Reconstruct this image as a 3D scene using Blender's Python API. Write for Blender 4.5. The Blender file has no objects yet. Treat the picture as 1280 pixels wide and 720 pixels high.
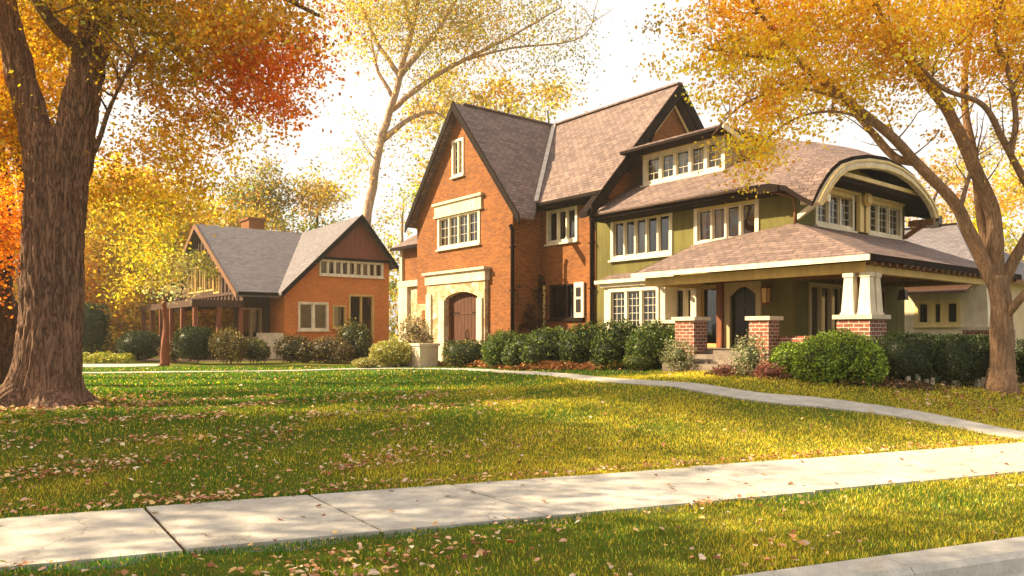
import bpy, math, random
import numpy as np
from mathutils import Vector, Matrix, noise
random.seed(7)
RNG = np.random.default_rng(11)
scene = bpy.context.scene
COL = scene.collection
F, CX, HY, CAMH = 908.0, 640.0, 415.0, 1.6
CA, SA = 0.623, 0.782          # facade axis u = (CA,-SA), depth axis v = (SA,CA)
ROT = math.atan2(-SA, CA)

def W(u, v, z=0.0):
    return Vector((CA*u + SA*v, -SA*u + CA*v, z))
def at(px, py, D):
    return Vector(((px-CX)/F*D, D, CAMH + (HY-py)/F*D))
def smooth(x):
    x = np.clip(x, 0, 1); return x*x*(3-2*x)
def terrain(x, y):
    x = np.asarray(x, float); y = np.asarray(y, float)
    n = -0.34*x + 0.94*y
    a = np.interp(x, [-40, -8, 0, 6, 40], [0.10, 0.13, 0.28, 0.66, 0.70])
    s = smooth((n-7.6)/5.2)
    st = -0.13*smooth((3.70-n)/0.02)
    bump = 0.02*np.sin(x*0.9+1.3)*np.sin(y*0.7+0.4)*smooth((n-7.8)/2)
    return a*s + bump + st
def tz(x, y): return float(terrain(x, y))

# ------------------------------------------------------------------ materials
def newmat(name):
    m = bpy.data.materials.new(name); m.use_nodes = True
    nt = m.node_tree; b = nt.nodes['Principled BSDF']
    b.inputs['Specular IOR Level'].default_value = 0.3
    return m, nt, b
def ramp(nt, fac, stops):
    r = nt.nodes.new('ShaderNodeValToRGB'); cr = r.color_ramp
    while len(cr.elements) < len(stops): cr.elements.new(0.5)
    for e, (p, c) in zip(cr.elements, stops):
        e.position = p; e.color = (*c, 1)
    nt.links.new(fac, r.inputs['Fac']); return r.outputs['Color']
def noise_tex(nt, vec, scale, detail=4, rough=0.6, dist=0.0):
    n = nt.nodes.new('ShaderNodeTexNoise'); n.inputs['Scale'].default_value = scale
    n.inputs['Detail'].default_value = detail; n.inputs['Roughness'].default_value = rough
    n.inputs['Distortion'].default_value = dist
    if vec is not None: nt.links.new(vec, n.inputs['Vector'])
    return n
def mixc(nt, fac, a, b, mode='MIX'):
    m = nt.nodes.new('ShaderNodeMix'); m.data_type = 'RGBA'; m.blend_type = mode
    for k, v in (('Factor', fac),):
        if isinstance(v, (int, float)): m.inputs[0].default_value = v
        else: nt.links.new(v, m.inputs[0])
    for i, v in ((6, a), (7, b)):
        if isinstance(v, tuple): m.inputs[i].default_value = (*v, 1)
        else: nt.links.new(v, m.inputs[i])
    return m.outputs[2]
def bump(nt, b, h, strength=0.3, dist=0.02):
    bp = nt.nodes.new('ShaderNodeBump'); bp.inputs['Strength'].default_value = strength
    bp.inputs['Distance'].default_value = dist
    nt.links.new(h, bp.inputs['Height']); nt.links.new(bp.outputs['Normal'], b.inputs['Normal'])
def coord(nt, kind='Object', scale=None):
    t = nt.nodes.new('ShaderNodeTexCoord'); o = t.outputs[kind]
    if scale:
        mp = nt.nodes.new('ShaderNodeMapping'); mp.inputs['Scale'].default_value = scale
        nt.links.new(o, mp.inputs['Vector']); o = mp.outputs['Vector']
    return o
def plain(name, c, rough=0.7, var=0.12, scale=3.0, bmp=0.15, metal=0.0):
    m, nt, b = newmat(name); v = coord(nt)
    n = noise_tex(nt, v, scale, 6, 0.65)
    lo = tuple(x*(1-var*1.6) for x in c); hi = tuple(min(1, x*(1+var)) for x in c)
    st = noise_tex(nt, coord(nt, 'Object', (5, 5, 0.45)), 1.0, 5, 0.65)          # rain streaks running down
    cc = mixc(nt, 1.0, ramp(nt, n.outputs['Fac'], [(0.3, lo), (0.7, hi)]), ramp(nt, st.outputs['Fac'], [(0.35, (0.82, 0.80, 0.77)), (0.62, (1.04,)*3)]), 'MULTIPLY')
    nt.links.new(cc, b.inputs['Base Color'])
    b.inputs['Roughness'].default_value = rough; b.inputs['Metallic'].default_value = metal
    n2 = noise_tex(nt, v, scale*14, 3); bump(nt, b, n2.outputs['Fac'], bmp, 0.01)
    return m
def brickmat(name, c1, c2, mortar, bw=0.22, bh=0.075, ms=0.009, offs=0.5, bstr=0.5, big=0.25, rough=0.85, msm=0.1, bias=0.0):
    m, nt, b = newmat(name)
    uv = coord(nt, 'UV')
    nj = noise_tex(nt, uv, 7.0, 2)
    vm = nt.nodes.new('ShaderNodeVectorMath'); vm.operation = 'MULTIPLY_ADD'
    nt.links.new(nj.outputs['Color'], vm.inputs[0]); vm.inputs[1].default_value = (0.012,)*3
    nt.links.new(uv, vm.inputs[2])
    t = nt.nodes.new('ShaderNodeTexBrick'); t.offset = offs
    nt.links.new(vm.outputs[0], t.inputs['Vector'])
    t.inputs['Scale'].default_value = 1.0; t.inputs['Brick Width'].default_value = bw
    t.inputs['Row Height'].default_value = bh; t.inputs['Mortar Size'].default_value = ms
    t.inputs['Mortar Smooth'].default_value = msm; t.inputs['Bias'].default_value = bias
    t.inputs['Color1'].default_value = (*c1, 1); t.inputs['Color2'].default_value = (*c2, 1)
    t.inputs['Mortar'].default_value = (*mortar, 1)
    n = noise_tex(nt, uv, 0.55, 6, 0.7, 0.3)
    n2 = noise_tex(nt, uv, 9.0, 4, 0.7)
    c = mixc(nt, 1.0, t.outputs['Color'], ramp(nt, n.outputs['Fac'], [(0.25, (1-big,)*3), (0.75, (1+big*0.6,)*3)]), 'MULTIPLY')
    c = mixc(nt, 1.0, c, ramp(nt, n2.outputs['Fac'], [(0.25, (0.75,)*3), (0.75, (1.2,)*3)]), 'MULTIPLY')
    nt.links.new(c, b.inputs['Base Color']); b.inputs['Roughness'].default_value = rough
    inv = nt.nodes.new('ShaderNodeMath'); inv.operation = 'MULTIPLY_ADD'
    nt.links.new(t.outputs['Fac'], inv.inputs[0]); inv.inputs[1].default_value = -1.0
    nt.links.new(n2.outputs['Fac'], inv.inputs[2])
    bump(nt, b, inv.outputs[0], bstr, 0.02)
    return m
def rubblemat(name):
    m, nt, b = newmat(name); uv = coord(nt, 'UV')
    v = nt.nodes.new('ShaderNodeTexVoronoi'); v.feature = 'DISTANCE_TO_EDGE'; v.inputs['Scale'].default_value = 3.2
    v2 = nt.nodes.new('ShaderNodeTexVoronoi'); v2.inputs['Scale'].default_value = 3.2
    nt.links.new(uv, v.inputs['Vector']); nt.links.new(uv, v2.inputs['Vector'])
    s = nt.nodes.new('ShaderNodeSeparateColor'); nt.links.new(v2.outputs['Color'], s.inputs[0])
    cc = ramp(nt, s.outputs[0], [(0.0, (0.50, 0.36, 0.20)), (0.3, (0.66, 0.50, 0.31)), (0.6, (0.42, 0.24, 0.11)), (0.8, (0.72, 0.60, 0.42)), (1.0, (0.55, 0.33, 0.15))])
    edge = ramp(nt, v.outputs['Distance'], [(0.0, (0.62, 0.55, 0.44)), (0.045, (1, 1, 1))])
    c = mixc(nt, 1.0, cc, edge, 'MULTIPLY')
    n = noise_tex(nt, uv, 12, 5); c = mixc(nt, 1.0, c, ramp(nt, n.outputs['Fac'], [(0.3, (0.7,)*3), (0.7, (1.15,)*3)]), 'MULTIPLY')
    nt.links.new(c, b.inputs['Base Color']); b.inputs['Roughness'].default_value = 0.9
    bump(nt, b, ramp(nt, v.outputs['Distance'], [(0.0, (0, 0, 0)), (0.12, (1, 1, 1))]), 0.6, 0.03)
    return m
def woodmat(name, c, dark=0.5, scale=(14, 14, 1.2)):
    m, nt, b = newmat(name); v = coord(nt, 'Object', scale)
    n = noise_tex(nt, v, 1.0, 5, 0.6, 0.6)
    nt.links.new(ramp(nt, n.outputs['Fac'], [(0.3, tuple(x*dark for x in c)), (0.7, c)]), b.inputs['Base Color'])
    b.inputs['Roughness'].default_value = 0.65; bump(nt, b, n.outputs['Fac'], 0.3, 0.01)
    return m
def barkmat(name, c1, c2, vs=1.0, strength=0.9):
    """vertical furrows: ridged noise stretched along the trunk, with finer cracks across it"""
    m, nt, b = newmat(name)
    def ridged(sc, dist):
        n = noise_tex(nt, coord(nt, 'Object', sc), 1.0, 6, 0.62, dist)
        s1 = nt.nodes.new('ShaderNodeMath'); s1.operation = 'SUBTRACT'; nt.links.new(n.outputs['Fac'], s1.inputs[0]); s1.inputs[1].default_value = 0.5
        s2 = nt.nodes.new('ShaderNodeMath'); s2.operation = 'ABSOLUTE'; nt.links.new(s1.outputs[0], s2.inputs[0]); return n, s2.outputs[0]
    n1, r1 = ridged((10*vs, 10*vs, 1.1*vs), 0.8); n2, r2 = ridged((24*vs, 24*vs, 4.5*vs), 0.4)
    ad = nt.nodes.new('ShaderNodeMath'); ad.operation = 'MULTIPLY_ADD'; nt.links.new(r2, ad.inputs[0]); ad.inputs[1].default_value = 0.55; nt.links.new(r1, ad.inputs[2])
    c = ramp(nt, ad.outputs[0], [(0.015, c1), (0.13, c2)])
    big = noise_tex(nt, coord(nt, 'Object', (1.2, 1.2, 0.6)), 1.0, 4, 0.6)
    c = mixc(nt, 1.0, c, ramp(nt, big.outputs['Fac'], [(0.3, (0.72, 0.74, 0.70)), (0.7, (1.2, 1.12, 1.05))]), 'MULTIPLY')
    nt.links.new(c, b.inputs['Base Color'])
    b.inputs['Roughness'].default_value = 0.95; bump(nt, b, ad.outputs[0], strength, 0.12)
    return m
def leafmat(name, trans=0.5, gain=1.15):
    m = bpy.data.materials.new(name); m.use_nodes = True; nt = m.node_tree
    nt.nodes.remove(nt.nodes['Principled BSDF'])
    out = nt.nodes['Material Output']
    a = nt.nodes.new('ShaderNodeAttribute'); a.attribute_name = 'Col'
    d = nt.nodes.new('ShaderNodeBsdfDiffuse'); t = nt.nodes.new('ShaderNodeBsdfTranslucent')
    g = nt.nodes.new('ShaderNodeBsdfGlossy'); g.inputs['Roughness'].default_value = 0.45
    g.inputs['Color'].default_value = (0.5, 0.5, 0.45, 1)
    tc = mixc(nt, 1.0, a.outputs['Color'], (1.25*gain, 1.17*gain, 0.6*gain), 'MULTIPLY')
    nt.links.new(a.outputs['Color'], d.inputs['Color']); nt.links.new(tc, t.inputs['Color'])
    mx = nt.nodes.new('ShaderNodeMixShader'); mx.inputs[0].default_value = trans
    nt.links.new(d.outputs[0], mx.inputs[1]); nt.links.new(t.outputs[0], mx.inputs[2])
    m2 = nt.nodes.new('ShaderNodeMixShader'); m2.inputs[0].default_value = 0.05
    nt.links.new(mx.outputs[0], m2.inputs[1]); nt.links.new(g.outputs[0], m2.inputs[2])
    nt.links.new(m2.outputs[0], out.inputs['Surface'])
    return m
def glassmat(name):
    m = bpy.data.materials.new(name); m.use_nodes = True; nt = m.node_tree
    nt.nodes.remove(nt.nodes['Principled BSDF']); out = nt.nodes['Material Output']
    tr = nt.nodes.new('ShaderNodeBsdfTransparent'); tr.inputs['Color'].default_value = (0.78, 0.80, 0.78, 1)
    g = nt.nodes.new('ShaderNodeBsdfGlossy'); g.inputs['Roughness'].default_value = 0.03
    fr = nt.nodes.new('ShaderNodeFresnel'); fr.inputs['IOR'].default_value = 1.5
    n = noise_tex(nt, coord(nt), 1.3, 1); bp = nt.nodes.new('ShaderNodeBump'); bp.inputs['Strength'].default_value = 0.12
    bp.inputs['Distance'].default_value = 0.05
    nt.links.new(n.outputs['Fac'], bp.inputs['Height']); nt.links.new(bp.outputs[0], g.inputs['Normal'])
    ad = nt.nodes.new('ShaderNodeMath'); ad.operation = 'MULTIPLY_ADD'; ad.inputs[1].default_value = 1.3; ad.inputs[2].default_value = 0.03
    nt.links.new(fr.outputs[0], ad.inputs[0])
    mx = nt.nodes.new('ShaderNodeMixShader'); nt.links.new(ad.outputs[0], mx.inputs[0])
    nt.links.new(tr.outputs[0], mx.inputs[1]); nt.links.new(g.outputs[0], mx.inputs[2])
    nt.links.new(mx.outputs[0], out.inputs['Surface'])
    return m

M = {}
M['brick'] = brickmat('orange_brick', (0.31, 0.102, 0.017), (0.185, 0.055, 0.012), (0.25, 0.12, 0.05), ms=0.008, big=0.35)
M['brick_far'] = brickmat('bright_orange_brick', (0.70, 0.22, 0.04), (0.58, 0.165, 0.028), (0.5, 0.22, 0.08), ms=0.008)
M['pierbrick'] = brickmat('red_pier_brick', (0.34, 0.10, 0.055), (0.17, 0.055, 0.035), (0.50, 0.42, 0.34), bw=0.24, bh=0.09, ms=0.012, bstr=0.8)
M['rubble'] = rubblemat('cream_rubble_stone')
M['limestone'] = plain('limestone', (0.66, 0.56, 0.41), 0.85, 0.15, 2.5, 0.3)
M['cream'] = plain('cream_paint', (0.76, 0.67, 0.50), 0.55, 0.12, 2.5, 0.12)
M['ochre'] = plain('ochre_paint', (0.62, 0.42, 0.14), 0.55, 0.10, 1.5, 0.08)
M['yellowtrim'] = plain('yellow_cream_paint', (0.72, 0.54, 0.22), 0.5, 0.07, 1.5, 0.08)
M['dark'] = plain('dark_brown_paint', (0.016, 0.008, 0.006), 0.8, 0.3, 3, 0.1)
M['dark'].node_tree.nodes['Principled BSDF'].inputs['Specular IOR Level'].default_value = 0.1
M['oldwood'] = woodmat('weathered_dark_timber', (0.10, 0.045, 0.024), 0.35)
M['soffit'] = woodmat('soffit_boards', (0.24, 0.11, 0.045))
M['green'] = plain('olive_stucco', (0.145, 0.128, 0.036), 0.92, 0.18, 0.7, 0.5)
M['stucco'] = plain('cream_stucco', (0.66, 0.55, 0.36), 0.92, 0.08, 1.0, 0.4)
M['tan'] = plain('tan_stucco', (0.50, 0.38, 0.21), 0.92, 0.08, 1.0, 0.4)
M['shingle'] = brickmat('rosy_shingle', (0.27, 0.185, 0.158), (0.155, 0.105, 0.095), (0.07, 0.045, 0.04), bw=0.30, bh=0.17, ms=0.014, offs=0.37, bstr=0.9, big=0.2, msm=0.6)
M['slate'] = brickmat('grey_slate', (0.22, 0.185, 0.19), (0.14, 0.12, 0.13), (0.06, 0.05, 0.05), bw=0.28, bh=0.16, ms=0.012, offs=0.37, bstr=0.8, big=0.2, rough=0.6, msm=0.6)
M['redshake'] = woodmat('red_brown_boards', (0.25, 0.075, 0.035), 0.5)
M['door'] = woodmat('door_wood', (0.13, 0.042, 0.014), 0.25, (30, 30, 1.5))
M['post'] = woodmat('reddish_post_wood', (0.26, 0.08, 0.03), 0.45)
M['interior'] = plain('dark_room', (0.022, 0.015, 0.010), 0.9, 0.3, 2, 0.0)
M['curtain'] = plain('pale_curtain', (0.62, 0.55, 0.42), 0.9, 0.1, 4, 0.1)
M['glass'] = glassmat('window_glass')
M['metal'] = plain('pale_flashing', (0.60, 0.50, 0.42), 0.5, 0.1, 4, 0.05)
M['black'] = plain('black_iron', (0.02, 0.018, 0.015), 0.4, 0.2, 4, 0.05, 0.6)
M['darkdoor'] = plain('dark_door_paint', (0.015, 0.013, 0.012), 0.35, 0.3, 4, 0.05)
M['lampglass'] = plain('amber_lamp_glass', (0.75, 0.45, 0.15), 0.25, 0.1, 4, 0.0)
M['stonestep'] = plain('weathered_grey_stone', (0.24, 0.19, 0.15), 0.9, 0.3, 4, 0.5)
M['terracotta'] = plain('dark_terracotta', (0.13, 0.045, 0.025), 0.7, 0.2, 5, 0.2)
M['leaf'] = leafmat('leaf_surface', 0.55, 1.35)
M['leafdense'] = leafmat('shrub_leaf_surface', 0.22, 0.9)
M['bark'] = barkmat('oak_bark', (0.085, 0.045, 0.032), (0.38, 0.225, 0.155), 1.0, 1.0)
M['bark2'] = barkmat('maple_bark', (0.15, 0.085, 0.05), (0.33, 0.20, 0.12), 1.6, 0.4)
M['barkpale'] = barkmat('pale_bark', (0.24, 0.14, 0.09), (0.60, 0.42, 0.30), 0.6, 0.5)
M['barkdark'] = barkmat('dark_bark', (0.02, 0.01, 0.008), (0.12, 0.06, 0.04), 1.0, 0.6)

# ------------------------------------------------------------------ object helpers
def tag(o, label=None, cat=None, group=None, kind=None):
    if label: o['label'] = label
    if cat: o['category'] = cat
    if group: o['group'] = group
    if kind: o['kind'] = kind
    return o
def empty(name, loc, label, cat, rz=0.0, group=None):
    o = bpy.data.objects.new(name, None); COL.objects.link(o)
    o.location = loc; o.rotation_euler = (0, 0, rz); o.empty_display_size = 0.3
    return tag(o, label, cat, group)
class MB:
    def __init__(s, off=(0, 0, 0)):
        s.v = []; s.f = []; s.m = []; s.off = off
    def poly(s, pts, m=0):
        b = len(s.v); s.v += [(p[0]-s.off[0], p[1]-s.off[1], p[2]-s.off[2]) for p in pts]
        s.f.append(tuple(range(b, b+len(pts)))); s.m.append(m)
    def extr(s, pts, vec, m=0):
        q = [(p[0]+vec[0], p[1]+vec[1], p[2]+vec[2]) for p in pts]
        s.poly(pts, m); s.poly(q[::-1], m)
        for i in range(len(pts)):
            j = (i+1) % len(pts); s.poly([pts[i], q[i], q[j], pts[j]], m)
    def box(s, x0, x1, y0, y1, z0, z1, m=0):
        s.extr([(x0, y0, z0), (x1, y0, z0), (x1, y1, z0), (x0, y1, z0)], (0, 0, z1-z0), m)
    def taper(s, cx, cy, z0, z1, a0, b0, a1, b1, m=0, dx=0, dy=0):
        lo = [(cx-a0, cy-b0, z0), (cx+a0, cy-b0, z0), (cx+a0, cy+b0, z0), (cx-a0, cy+b0, z0)]
        hi = [(cx+dx-a1, cy+dy-b1, z1), (cx+dx+a1, cy+dy-b1, z1), (cx+dx+a1, cy+dy+b1, z1), (cx+dx-a1, cy+dy+b1, z1)]
        s.poly(lo[::-1], m); s.poly(hi, m)
        for i in range(4):
            j = (i+1) % 4; s.poly([lo[i], lo[j], hi[j], hi[i]], m)
    def bar(s, p, q, w, h, m=0):
        p = Vector(p); q = Vector(q); d = (q-p).normalized()
        up = Vector((0, 0, 1)) if abs(d.z) < 0.99 else Vector((1, 0, 0))
        a = d.cross(up).normalized()*w/2; b = a.cross(d).normalized()*h/2
        s.extr([tuple(p-a-b), tuple(p+a-b), tuple(p+a+b), tuple(p-a+b)], tuple(q-p), m)
    def tube(s, pts, rad, n=10, m=0, jit=0.0, cap=True):
        pts = [Vector(p) for p in pts]; b = len(s.v); prev = None
        for i, p in enumerate(pts):
            d = (pts[min(i+1, len(pts)-1)] - pts[max(i-1, 0)]).normalized()
            if prev is None:
                a = d.orthogonal().normalized()
            else:
                a = (prev - d*prev.dot(d)).normalized()
            prev = a; c = d.cross(a)
            for k in range(n):
                t = 2*math.pi*k/n; r = rad[i]*(1 + (jit*(noise.noise(p*1.7+Vector((math.cos(t), math.sin(t), 0))*1.3)) if jit else 0))
                q = p + a*math.cos(t)*r + c*math.sin(t)*r
                s.v.append((q.x-s.off[0], q.y-s.off[1], q.z-s.off[2]))
        for i in range(len(pts)-1):
            for k in range(n):
                k2 = (k+1) % n
                s.f.append((b+i*n+k, b+i*n+k2, b+(i+1)*n+k2, b+(i+1)*n+k)); s.m.append(m)
        if cap:
            s.f.append(tuple(b+k for k in range(n))[::-1]); s.m.append(m)
            s.f.append(tuple(b+(len(pts)-1)*n+k for k in range(n))); s.m.append(m)
    def build(s, name, mats, parent=None, smooth=False, bevel=0):
        me = bpy.data.meshes.new(name); me.from_pydata(s.v, [], s.f)
        if not isinstance(mats, (list, tuple)): mats = [mats]
        for mt in mats: me.materials.append(mt)
        me.polygons.foreach_set('material_index', s.m)
        if smooth: me.polygons.foreach_set('use_smooth', [True]*len(me.polygons))
        uvl = me.uv_layers.new(name='UVMap'); Z = Vector((0, 0, 1))
        buf = np.zeros(len(me.loops)*2)
        for p in me.polygons:
            n = p.normal
            if abs(n.z) > 0.985: t, b = Vector((1, 0, 0)), Vector((0, 1, 0))
            else: t = Z.cross(n).normalized(); b = n.cross(t)
            for li in p.loop_indices:
                co = me.vertices[me.loops[li].vertex_index].co
                buf[2*li] = co.dot(t); buf[2*li+1] = co.dot(b)
        uvl.data.foreach_set('uv', buf)
        o = bpy.data.objects.new(name, me); COL.objects.link(o)
        if parent: o.parent = parent
        if bevel:
            bv = o.modifiers.new('bevel', 'BEVEL'); bv.width = bevel; bv.segments = 2; bv.limit_method = 'ANGLE'
        return o
def clip(poly, outline):
    """clip a polygon (list of (a,z)) by a convex counter-clockwise outline"""
    out = poly
    for i in range(len(outline)):
        A, B = outline[i], outline[(i+1) % len(outline)]
        def side(p): return (B[0]-A[0])*(p[1]-A[1]) - (B[1]-A[1])*(p[0]-A[0])
        inp, out = out, []
        for j in range(len(inp)):
            P, Q = inp[j], inp[(j+1) % len(inp)]; sp, sq = side(P), side(Q)
            if sp >= -1e-9: out.append(P)
            if (sp > 1e-9 and sq < -1e-9) or (sp < -1e-9 and sq > 1e-9):
                t = sp/(sp-sq); out.append((P[0]+(Q[0]-P[0])*t, P[1]+(Q[1]-P[1])*t))
        if not out: return []
    return out
def P3(axis, plane, out, a, d, z):
    """axis 'u': the wall runs along u on the plane v = plane; d = distance outwards"""
    return (a, plane+out*d, z) if axis == 'u' else (plane+out*d, a, z)
def wall(mb, axis, plane, out, outline, holes=(), m=0, mi=1, depth=0.55, solid=0.0):
    xs = sorted({p[0] for p in outline} | {h[0] for h in holes} | {h[1] for h in holes})
    zs = sorted({p[1] for p in outline} | {h[2] for h in holes} | {h[3] for h in holes})
    for i in range(len(xs)-1):
        for j in range(len(zs)-1):
            cx, cz = (xs[i]+xs[i+1])/2, (zs[j]+zs[j+1])/2
            if any(h[0] < cx < h[1] and h[2] < cz < h[3] for h in holes): continue
            q = clip([(xs[i], zs[j]), (xs[i+1], zs[j]), (xs[i+1], zs[j+1]), (xs[i], zs[j+1])], outline)
            if len(q) > 2: mb.poly([P3(axis, plane, out, a, 0, z) for a, z in q], m)
    for a0, a1, z0, z1 in holes:
        c = [(a0, z0), (a1, z0), (a1, z1), (a0, z1)]
        for k in range(4):
            p, q = c[k], c[(k+1) % 4]
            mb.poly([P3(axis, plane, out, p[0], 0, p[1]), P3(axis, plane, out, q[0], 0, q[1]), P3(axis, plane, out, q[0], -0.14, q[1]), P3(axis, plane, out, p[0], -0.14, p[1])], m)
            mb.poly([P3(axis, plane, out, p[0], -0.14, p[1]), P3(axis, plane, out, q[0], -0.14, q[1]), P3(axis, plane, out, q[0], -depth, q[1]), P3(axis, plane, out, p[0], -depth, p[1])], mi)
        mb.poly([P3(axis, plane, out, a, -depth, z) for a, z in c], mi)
def abox(mb, axis, plane, out, a0, a1, d0, d1, z0, z1, m=0):
    p = P3(axis, plane, out, a0, d0, z0); q = P3(axis, plane, out, a1, d1, z1)
    mb.box(min(p[0], q[0]), max(p[0], q[0]), min(p[1], q[1]), max(p[1], q[1]), min(z0, z1), max(z0, z1), m)
def window(root, off, axis, plane, out, a0, a1, z0, z1, lights=3, frame='cream', case=0.10, mull=0.075, grid=(0, 0), sill=True,
           curtain=0.5, label=None, head=0.0, headmat=None):
    """casing round the opening, mullions in it, glass set back, curtains behind"""
    f = MB(off); mt = [M[frame], M['limestone'], M[headmat] if headmat else M[frame]]
    abox(f, axis, plane, out, a0-case, a0, -0.05, 0.045, z0-case, z1+case)
    abox(f, axis, plane, out, a1, a1+case, -0.05, 0.045, z0-case, z1+case)
    abox(f, axis, plane, out, a0, a1, -0.05, 0.042, z1, z1+case, 2 if headmat else 0)
    abox(f, axis, plane, out, a0, a1, -0.05, 0.042, z0-case, z0)
    if head: abox(f, axis, plane, out, a0-case, a1+case, 0.0, 0.07, z1+case, z1+case+head, 2)
    w = (a1-a0)/lights
    for k in range(1, lights):
        abox(f, axis, plane, out, a0+k*w-mull/2, a0+k*w+mull/2, -0.10, 0.015, z0, z1)
    for k in range(lights):                        # sash of each light
        x0 = a0+k*w+(mull/2 if k else 0); x1 = a0+(k+1)*w-(mull/2 if k < lights-1 else 0); s = 0.035
        abox(f, axis, plane, out, x0, x0+s, -0.105, -0.03, z0, z1); abox(f, axis, plane, out, x1-s, x1, -0.105, -0.03, z0, z1)
        abox(f, axis, plane, out, x0+s, x1-s, -0.105, -0.03, z0, z0+s); abox(f, axis, plane, out, x0+s, x1-s, -0.105, -0.03, z1-s, z1)
        gx, gz = grid
        for i in range(1, gx+1):
            xx = x0+(x1-x0)*i/(gx+1); abox(f, axis, plane, out, xx-0.007, xx+0.007, -0.095, -0.062, z0+s, z1-s)
        for i in range(1, gz+1):
            zz = z0+(z1-z0)*i/(gz+1); abox(f, axis, plane, out, x0+s, x1-s, -0.090, -0.066, zz-0.007, zz+0.007)
    o = f.build('window', mt, root)
    if label: o['label'] = label
    g = MB(off)
    g.poly([P3(axis, plane, out, a, -0.08, z) for a, z in ((a0, z0), (a1, z0), (a1, z1), (a0, z1))])
    g.build('pane', M['glass'], o)
    if sill:
        s_ = MB(off); abox(s_, axis, plane, out, a0-case-0.05, a1+case+0.05, 0.0, 0.12, z0-case-0.06, z0-case-0.002)
        s_.build('sill', M[frame], o, bevel=0.01)
    if curtain:
        rnd = random.Random(int((a0+z0)*100))
        for k in range(lights):
            x0 = a0+k*w; cw = w*curtain*rnd.uniform(0.25, 0.9)
            if rnd.random() < 0.12: continue
            side = rnd.random() < 0.5; s0 = x0 if side else x0+w-cw
            n = 10; c = MB(off)
            for i in range(n):
                p, q = s0+cw*i/n, s0+cw*(i+1)/n; dp, dq = -0.2-0.03*(i % 2), -0.2-0.03*((i+1) % 2)
                c.poly([P3(axis, plane, out, p, dp, z0), P3(axis, plane, out, q, dq, z0), P3(axis, plane, out, q, dq, z1), P3(axis, plane, out, p, dp, z1)])
            c.build('curtain', M['curtain'], o)
    return o
def gutter_edge(mb, p, q, h=0.16, w=0.05, m=0):
    mb.bar(p, q, w, h, m)

# ------------------------------------------------------------------ foliage helpers
def leaf_arrays(centers, size, rng, flat=0.0, aspect=0.7):
    n = len(centers)
    a = rng.normal(size=(n, 3)); a[:, 2] *= (1-flat); a /= np.linalg.norm(a, axis=1)[:, None]+1e-9
    b = rng.normal(size=(n, 3)); b[:, 2] *= (1-flat); b -= a*(a*b).sum(1)[:, None]; b /= np.linalg.norm(b, axis=1)[:, None]+1e-9
    nn = np.cross(a, b)
    s = (size*rng.uniform(0.6, 1.35, n))[:, None]
    v = np.empty((n, 4, 3))
    v[:, 0] = centers - a*s*0.5; v[:, 2] = centers + a*s*0.5
    v[:, 1] = centers - b*s*0.5*aspect + nn*s*0.12; v[:, 3] = centers + b*s*0.5*aspect + nn*s*0.12
    return v.reshape(-1, 3)
def mesh_np(name, verts, nper, cols, mat, parent=None, extra=None):
    """faces of nper vertices each, one colour per face"""
    n = len(verts)//nper; nv = len(verts)
    me = bpy.data.meshes.new(name)
    ev, ef, ec = extra if extra else (np.zeros((0, 3)), [], np.zeros((0, 3)))
    tot = nv + len(ev)
    me.vertices.add(tot); me.vertices.foreach_set('co', np.concatenate([verts, ev]).astype(np.float32).ravel())
    eloops = [i+nv for f in ef for i in f]; lens = [len(f) for f in ef]
    loops = np.concatenate([np.arange(nv), np.array(eloops, dtype=int)]).astype(np.int32)
    starts = np.concatenate([np.arange(n)*nper, nv+np.cumsum([0]+lens[:-1]) if lens else np.zeros(0)]).astype(np.int32)
    me.loops.add(len(loops)); me.loops.foreach_set('vertex_index', loops)
    me.polygons.add(len(starts)); me.polygons.foreach_set('loop_start', starts)
    me.update(calc_edges=True)
    me.materials.append(mat)
    at_ = me.color_attributes.new('Col', 'FLOAT_COLOR', 'POINT')
    c = np.ones((tot, 4), np.float32); c[:nv, :3] = np.repeat(cols, nper, axis=0); c[nv:, :3] = ec
    at_.data.foreach_set('color', c.ravel())
    o = bpy.data.objects.new(name, me); COL.objects.link(o)
    if parent: o.parent = parent
    return o
def varied(col, n, rng, spread=0.25, alt=None, altp=0.0):
    c = np.array(col)[None, :]*np.exp(rng.normal(0, spread, n))[:, None]
    c = c*np.exp(rng.normal(0, 0.12, (n, 3)))
    if alt is not None:
        k = rng.random(n) < altp; c[k] = np.array(alt)[None, :]*np.exp(rng.normal(0, spread, k.sum()))[:, None]
    return np.clip(c, 0.004, 0.85)
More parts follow.
